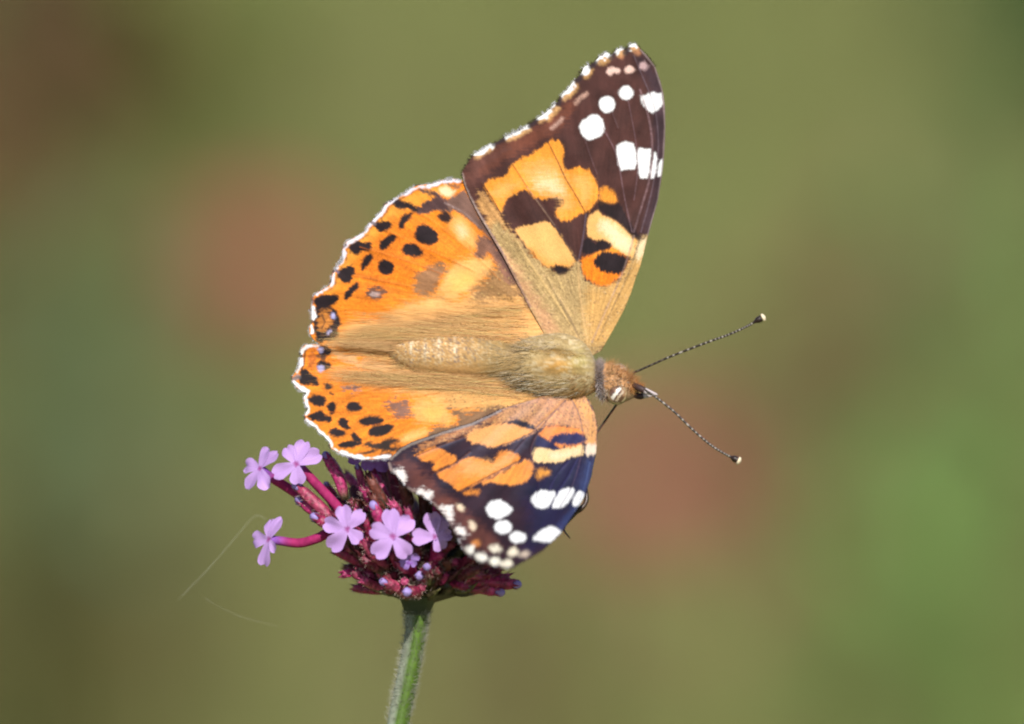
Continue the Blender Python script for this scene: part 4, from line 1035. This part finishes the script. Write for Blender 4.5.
# ------------------------------------------------------------------ flower
stem_path = [(418, 596, 0), (417, 612, 0), (416, 630, 0), (412, 655, 0), (405, 690, 0.2), (397, 730, 0.4), (380, 830, 1.5)]
lowp = P(np.array(380.), np.array(830.), np.array(1.5))
root_xy = np.array([lowp[0] - 0.03, lowp[1] + 0.02, 0.0])
flower = empty('verbena_flower', root_xy, 'tall hairy stemmed magenta flower head with open lilac florets carrying the butterfly', 'flower')
STEM_MAT = material('stem_skin', 0.5, attr=True, spec=0.3, noise=(900, 0.15))
sp = spline(stem_path, 60)
w1 = P(sp[:, 0], sp[:, 1], sp[:, 2])
w2 = spline([w1[-2], w1[-1], w1[-1] * 0.5 + root_xy * 0.5 + np.array([-0.004, 0, 0]), root_xy + np.array([0, 0, -0.01])], 40)[14:]
path = np.concatenate([w1, w2])
rad = np.interp(np.arange(len(path)), [0, 4, 12, 20, 60, len(path)], [0.0020, 0.0016, 0.00112, 0.00099, 0.00104, 0.0020])
k = 24
v, f = tube(path, rad, k)
# square stem with rounded corners and a shallow groove
thk = np.tile(np.arange(k), len(path)) * 2 * math.pi / k
cen = np.repeat(path, k, 0)
v = cen + (v - cen) * (1 + 0.09 * np.cos(4 * thk + 0.9))[:, None]
c = np.zeros((len(v), 3)); c[:] = lin((92, 122, 40))
ii = np.repeat(np.arange(len(path)), k)
sx_ = ((v - cen) @ RIGHT / np.linalg.norm(v - cen, axis=1))[:, None]      # the left face, coloured silvery
pale = 1 - sst(-0.55, -0.2, sx_)
c = c * (1 - 0.8 * pale) + lin((165, 170, 152)) * 0.8 * pale
c = np.where((ii < 12)[:, None], lin((62, 72, 46)), c)  # darker green neck, with the flower head's shade painted in
stem = mesh('stem', v, f, STEM_MAT, flower, colors=c)
r_ = np.random.default_rng(41)
n = 2600
ti = r_.uniform(9, 60, n); i0 = ti.astype(int); fr = (ti - i0)[:, None]
pc = path[i0] * (1 - fr) + path[np.minimum(i0 + 1, len(path) - 1)] * fr
rc = np.interp(ti, np.arange(len(rad)), rad)
a = r_.uniform(0, 2 * math.pi, n)
dd = np.cos(a)[:, None] * RIGHT + np.sin(a)[:, None] * (-FWD)
v, f, cc = hair_mesh(pc + dd * rc[:, None] * 0.97, norm(dd + np.array([0, 0, 0.25]) + r_.normal(size=(n, 3)) * 0.3), r_.uniform(0.3, 0.75, n) / 1000, 0.000026,
                     np.broadcast_to(lin((225, 225, 205)), (n, 3)), np.broadcast_to(np.array([0, 0, 0.3]), (n, 3)))
mesh('stem_hair', v, f, FUR_MAT, stem, colors=cc)

# calyx cluster
CALYX_MAT = material('calyx_skin', 0.5, attr=True, spec=0.35, noise=(2200, 0.6), bump=(3000, 0.0002, 0.5))
BUD_MAT = material('bud_petal', 0.55, color=lin((172, 150, 215)), spec=0.2, noise=(1200, 0.12))
B0 = np.array([419.0, 594.0, 0.0])     # px, px, mm: where the branches leave the stem


def to_w(p):
    p = np.asarray(p, float)
    return P(p[:, 0], p[:, 1], p[:, 2])


def calyx(start, end, curve, w, col, bud, seed, teeth=True, sink=None):
    r_ = np.random.default_rng(seed)
    mid = (np.asarray(start) + np.asarray(end)) / 2 + np.asarray(curve)
    sp = spline([start, mid, end], 14)
    t = np.linspace(0, 1, 14)
    wp = to_w(sp)
    rr = w / 1000 * np.interp(t, [0, 0.2, 0.6, 0.92, 1], [0.55, 0.85, 1.0, 0.95, 0.75])
    v, f = tube(wp, rr, 10)
    th10 = np.tile(np.arange(10), 14)
    rib = np.where(th10 % 2 == 0, 1.0, 0.62)[:, None]
    cen = np.repeat(wp, 10, 0)
    v = cen + (v - cen) * np.where(th10 % 2 == 0, 1.08, 0.94)[:, None]
    tcol = np.repeat(t, 10)[:, None]
    c = (lin((92, 88, 50)) * (1 - sst(0, 0.35, tcol)) + lin(col) * sst(0, 0.35, tcol)) * (0.55 + 0.45 * rib)
    m = sink or Mesh(); m.add(v, f, c)
    ax = norm(wp[-1] - wp[-3])
    a1 = norm(np.cross(ax, UP + 0.1)); b1 = np.cross(ax, a1)
    if teeth:
        for j in range(5):
            q = j * 2 * math.pi / 5 + seed
            o = math.cos(q) * a1 + math.sin(q) * b1
            s = np.cross(ax, o)
            p0 = wp[-1] + o * rr[-1] * 0.9
            wd = w / 1000 * 0.38
            tv = [p0 - s * wd - ax * 0.0002, p0 + s * wd - ax * 0.0002, p0 + ax * w / 1000 * 1.1 + o * wd * 0.7, p0 - o * wd * 0.5]
            m.add(tv, [(0, 1, 2), (1, 3, 2), (3, 0, 2)], lin(col) * 0.8)
    nh = 46
    k = r_.integers(2, 14, nh); q = r_.uniform(0, 2 * math.pi, nh)
    o = np.cos(q)[:, None] * a1 + np.sin(q)[:, None] * b1
    hv, hf, hc = hair_mesh(wp[k] + o * rr[k][:, None], norm(o + ax * 0.8 + r_.normal(size=(nh, 3)) * 0.3), r_.uniform(0.25, 0.6, nh) / 1000, 0.00002, np.broadcast_to(lin((235, 205, 190)), (nh, 3)))
    m.add(hv, [tuple(x) for x in hf], hc)
    if sink is not None:
        return
    o = m.build('calyx', CALYX_MAT, flower)
    if bud:
        r = w / 1000 * r_.uniform(0.62, 0.85)
        n, mm_ = 12, 8
        u = np.linspace(0, math.pi, mm_)[:, None]; q = np.arange(n)[None] * 2 * math.pi / n
        loc = ((np.sin(u) * np.cos(q))[..., None] * a1 + (np.sin(u) * np.sin(q))[..., None] * b1 + (-np.cos(u) + 0 * q)[..., None] * ax * 1.2) * (1 + 0.08 * np.cos(4 * q))[..., None]
        bv_ = (wp[-1] + ax * r * 0.8 + loc * r).reshape(-1, 3)
        bf_ = [(i * n + j, (i + 1) * n + j, (i + 1) * n + (j + 1) % n, i * n + (j + 1) % n) for i in range(mm_ - 1) for j in range(n)]
        mesh('bud', bv_, bf_, BUD_MAT, o)
    return o


MAG = [(196, 55, 118), (165, 42, 86), (140, 36, 68), (175, 66, 98), (112, 38, 52), (200, 78, 124), (120, 62, 50)]
rc_ = np.random.default_rng(77)


def head_dir(z, az):
    """A branch direction and its length in the domed head (longer upwards, short and ragged at the lower rim)."""
    e = math.asin(z)
    d = np.array([math.cos(e) * math.cos(az), -math.sin(e), math.cos(e) * math.sin(az) * 0.1])
    lo = 72 if d[0] > 0 else 46
    R = np.interp(z, [0, 0.5, 0.72, 1], [lo, 104, 136, 142])
    R = min(R, 7.0 / max(d[2], 0.01) if d[2] > 0 else 999)
    return d, R


N = 82
for i in range(N):
    z = 0.11 + 0.87 * (i + 0.5) / N
    az = i * 2.399963 + rc_.normal() * 0.2
    dirp, R = head_dir(z, az)
    R *= 1 + rc_.normal() * 0.06
    end = B0 + dirp * R + rc_.normal(size=3) * np.array([5, 5, 0.4])
    start = B0 + dirp * R * rc_.uniform(0.5, 0.66) + np.array([0, 4, 0])
    curve = np.array([rc_.normal() * 5, -3 + rc_.normal() * 4, rc_.normal() * 0.4])
    calyx(start, end, curve, rc_.uniform(0.42, 0.64), MAG[int(rc_.integers(len(MAG)))], rc_.random() < 0.2, i)
# buds picked out in the light
for s_, e_ in (((345, 500, 2.5), (328, 459, 1.8)), ((345, 540, 3.5), (300, 489, 2.6)), ((350, 545, 3), (303, 503, 2.0)), ((392, 560, 5), (375, 509, 7)), ((352, 545, 4), (318, 519, 4.4)), ((408, 598, 4), (386, 583, 6.2)), ((418, 596, 4.5), (409, 592, 7.5)), ((455, 584, 2), (513, 584, 2.5)), ((450, 586, 1), (496, 591, 2.4))):
    calyx(s_, e_, (2, -2, 0.2), 0.62, MAG[int(rc_.integers(4))], True, int(e_[0]))

# smaller calyces crowded between the long ones
MASS = Mesh()
for i in range(210):
    z = 0.1 + 0.87 * rc_.random(); az = rc_.uniform(0, 2 * math.pi)
    if i >= 150:
        z = rc_.uniform(0.45, 0.85); az = rc_.uniform(1.7, 3.3)
    dirp, R = head_dir(z, az)
    R *= rc_.uniform(0.55, 0.97)
    end = B0 + dirp * R
    start = B0 + dirp * R * rc_.uniform(0.66, 0.78) + rc_.normal(size=3) * np.array([3, 3, 0.3])
    calyx(start, end, rc_.normal(size=3) * np.array([3, 3, 0.3]), rc_.uniform(0.3, 0.5), MAG[int(rc_.integers(len(MAG)))], False, 300 + i, sink=MASS)
MASS.build('calyx_mass', CALYX_MAT, flower)['kind'] = 'stuff'

# branches and bracts under the calyces
m = Mesh()
for i in range(46):
    z = 0.12 + 0.85 * (i + 0.5) / 46; e = math.asin(z); az = i * 2.4
    dirp = np.array([math.cos(e) * math.cos(az), -math.sin(e), math.cos(e) * math.sin(az) * 0.1])
    dirp, R = head_dir(z, az); R *= 0.62
    sp = spline([B0 + np.array([0, 6, 0]), B0 + dirp * R * 0.5 + np.array([0, 3, 0]), B0 + dirp * R], 10)
    v, f = tube(to_w(sp), np.linspace(0.0007, 0.0005, 10), 8)
    m.add(v, f, lin((84, 76, 50)) * rc_.uniform(0.7, 1.1))
m.build('branches', CALYX_MAT, flower)
m = Mesh()
for i in range(70):
    az = i * 2.4; e = rc_.uniform(0.02, 0.9); dirp, R = head_dir(max(math.sin(e), 0.0), az); R *= rc_.uniform(0.7, 1.05)
    p0 = B0 + dirp * R * 0.55; p1 = B0 + dirp * R
    sp = spline([p0, (p0 + p1) / 2 + np.array([0, 2, 0]), p1 + np.array([rc_.normal() * 5, -4, rc_.normal() * 0.4])], 8)
    v, f = tube(to_w(sp), np.array([0.0003, 0.0004, 0.0004, 0.00034, 0.00026, 0.00018, 0.0001, 0.00003]), 6, flat=0.4)
    m.add(v, f, lin([(70, 62, 40), (92, 45, 52), (110, 105, 62)][i % 3]))
m.build('bracts', CALYX_MAT, flower)

# florets
PETAL_MAT = material('lilac_petal', 0.6, attr=True, spec=0.15, trans=0.2)
TUBE_MAT = material('floret_tube', 0.7, attr=True, spec=0.1, noise=(1500, 0.25), bump=(2500, 0.0001, 0.4))


def floret(c, nrm, lobes, tube_pts, col=(224, 180, 250), fold=0.0, seed=0, width=1.0):
    """Five notched petals; lobes = (angle in the picture, length px, width factor)."""
    r_ = np.random.default_rng(seed)
    C_ = P(np.array(float(c[0])), np.array(float(c[1])), np.array(float(c[2])))
    N_ = norm(V3(np.array(nrm, float)[None])[0])
    # petal plane axes: aligned with the picture's right and up as far as the tilt allows
    ax = norm(RIGHT - N_ * np.dot(RIGHT, N_)); ay = np.cross(N_, ax)
    m = Mesh()
    nu, nv = 15, 11
    for ang, L, wf in lobes:
        L = L * r_.uniform(0.91, 1.02); fold_ = fold + r_.normal() * 0.1
        a = math.radians(ang + r_.normal() * 2)
        d = math.cos(a) * ax + math.sin(a) * ay; s = -math.sin(a) * ax + math.cos(a) * ay
        Lm = L * MM * 0.97; W = 0.66 * L * MM * wf * width
        u = np.linspace(0.0, 1, nu)[:, None]; w = np.linspace(-1, 1, nv)[None]
        half = 0.5 * W * np.interp(u, [0, 0.12, 0.35, 0.7, 0.9, 1], [0.28, 0.36, 0.66, 1.0, 0.92, 0.72])
        tipcut = (0.04 - 0.09 * np.exp(-(w / 0.3) ** 2) - 0.1 * np.abs(w) ** 3) * sst(0.6, 1.0, u)
        along = Lm * (u + tipcut)
        cup = Lm * (0.10 * u - 0.16 * u ** 2 + fold_ * u ** 2 + 0.07 * w ** 2 * u - 0.03 * np.exp(-(w / 0.25) ** 2) * u)
        wav = Lm * 0.06 * u * np.sin(u * 5 + w * 2 + r_.uniform(0, 6))
        pv = C_ + along[..., None] * d + (half * w)[..., None] * s + (cup + wav)[..., None] * N_
        k = np.arange(nu - 1)[:, None] * nv + np.arange(nv - 1)[None]
        f = np.stack([k, k + nv, k + nv + 1, k + 1], -1).reshape(-1, 4)
        t = (u + 0 * w).reshape(-1, 1)
        cc = lin(col) * (1.04 - 0.1 * t + 0.12 * (vnoise(w * 5 + 20 + 0 * u, u * 2 + ang, seed) - 0.5).reshape(-1, 1)) * r_.uniform(0.9, 1.05)
        th_ = 1 - sst(0.03, 0.13, t)
        line = (np.exp(-(w / 0.07) ** 2) + 0.7 * np.exp(-((np.abs(w) - 0.42) / 0.06) ** 2) + 0 * u).reshape(-1, 1) * 0.2 * (1 - 0.5 * t)
        cc = cc * (1 - line) + lin((190, 130, 220)) * line
        cc = cc * (1 - th_) + lin((176, 70, 150)) * th_
        m.add(pv.reshape(-1, 3), [tuple(q) for q in f], cc)
    fl = m.build('floret', PETAL_MAT, flower)
    if tube_pts:
        sp = spline([tuple(c)] + tube_pts, 22)
        wp = to_w(sp); wp[0] = C_ - N_ * 0.00005
        wp[1] = wp[1] * 0.6 + 0.4 * (C_ - N_ * 0.0006)
        t = np.linspace(0, 1, 22)
        v, f = tube(wp, np.interp(t, [0, 0.06, 0.3, 1], [0.0004, 0.00045, 0.00048, 0.00052]), 12)
        tt = np.repeat(t, 12)[:, None]
        cc = lin((150, 95, 190)) * (1 - sst(0.05, 0.35, tt)) + lin((168, 46, 102)) * sst(0.05, 0.35, tt)
        mesh('floret_tube', v, f, TUBE_MAT, fl, colors=cc)
    return fl


floret((260, 468.5, 1.5), (-0.62, 0.42, 0.62), [(62, 25, 1), (25, 26, 0.9), (150, 24, 1.1), (225, 26, 1.1), (285, 28, 0.9)], [(272, 478, 0.6), (288, 488, 0.6), (312, 505, 1.0), (345, 535, 1.5)], seed=1)
floret((296.5, 464, 3.2), (-0.2, 0.15, 0.95), [(72, 27, 1.0), (22, 27, 1.0), (122, 22, 1.1), (205, 27, 1.0), (275, 22, 1.25)], [(303, 470, 2.2), (318, 486, 2.2), (340, 510, 2.6), (365, 545, 3)], seed=2)
floret((269, 539.5, 3.0), (-0.66, 0.05, 0.74), [(95, 23, 0.95), (62, 26, 0.85), (178, 25, 1.15), (255, 27, 0.95), (310, 18, 1.0)], [(281, 541, 2.4), (300, 543, 2.6), (318, 538, 3.2), (338, 530, 3.2), (370, 545, 3)], seed=3)
floret((347.5, 529, 7.0), (-0.1, -0.05, 1), [(100, 24, 1.05), (48, 25, 0.95), (-42, 18, 1.3), (165, 27, 1.0), (228, 28, 1.05)], [(352, 534, 5.6), (368, 548, 4.6), (390, 570, 3)], seed=4)
floret((393, 536.5, 9.0), (0.02, 0.0, 1), [(97, 28, 1.0), (46, 28, 1.05), (-50, 26, 1.1), (162, 24, 1.15), (226, 28, 1.1)], [(396, 545, 7.5), (402, 560, 5.5), (410, 580, 3)], seed=5)
floret((435, 537, 8.2), (0.12, 0.05, 1), [(106, 26, 1.1), (62, 23, 1.1), (10, 19, 1.1), (-62, 15, 1.6), (182, 24, 1.15)], [(436, 545, 6.6), (433, 562, 5), (426, 582, 3)], seed=6)
floret((410, 560, 7.6), (-0.1, -0.35, 0.95), [(35, 11, 1.3), (110, 9, 1.3), (175, 11, 1.3), (230, 12, 1.3), (-40, 9, 1.3)], [(411, 566, 6), (414, 580, 3)], col=(190, 150, 235), fold=0.2, seed=7)
floret((370, 452, 2.6), (-0.05, 0.25, 0.9), [(-40, 27, 1.1), (-100, 20, 1.2), (-165, 26, 1.1), (90, 22, 1), (30, 24, 1)], [(374, 466, 1.4), (385, 495, 1.2), (402, 540, 1)], col=(190, 135, 225), seed=8)

# ------------------------------------------------------------------ spider silk
SILK = material('silk', 0.3, color=(0.8, 0.8, 0.75), spec=0.5)
for pts, d, r, lab in (([(266, 519), (255, 516), (240, 532), (210, 567), (178, 600)], 12, 0.000004, 'pale spider thread slanting below the lowest left floret'),
                       ([(205, 598), (225, 610), (250, 619), (277, 626)], 12, 0.0000016, 'fainter short spider thread left of the flower stem')):
    sp = spline(pts, 20)
    v, f = tube(P(sp[:, 0], sp[:, 1], np.full(20, float(d))), r, 6)
    o = mesh('spider_thread', v, f, SILK, origin=P(np.array(float(pts[0][0])), np.array(float(pts[0][1])), np.array(float(d))))
    tag(o, lab, 'spider thread', 'loose threads of spider silk')
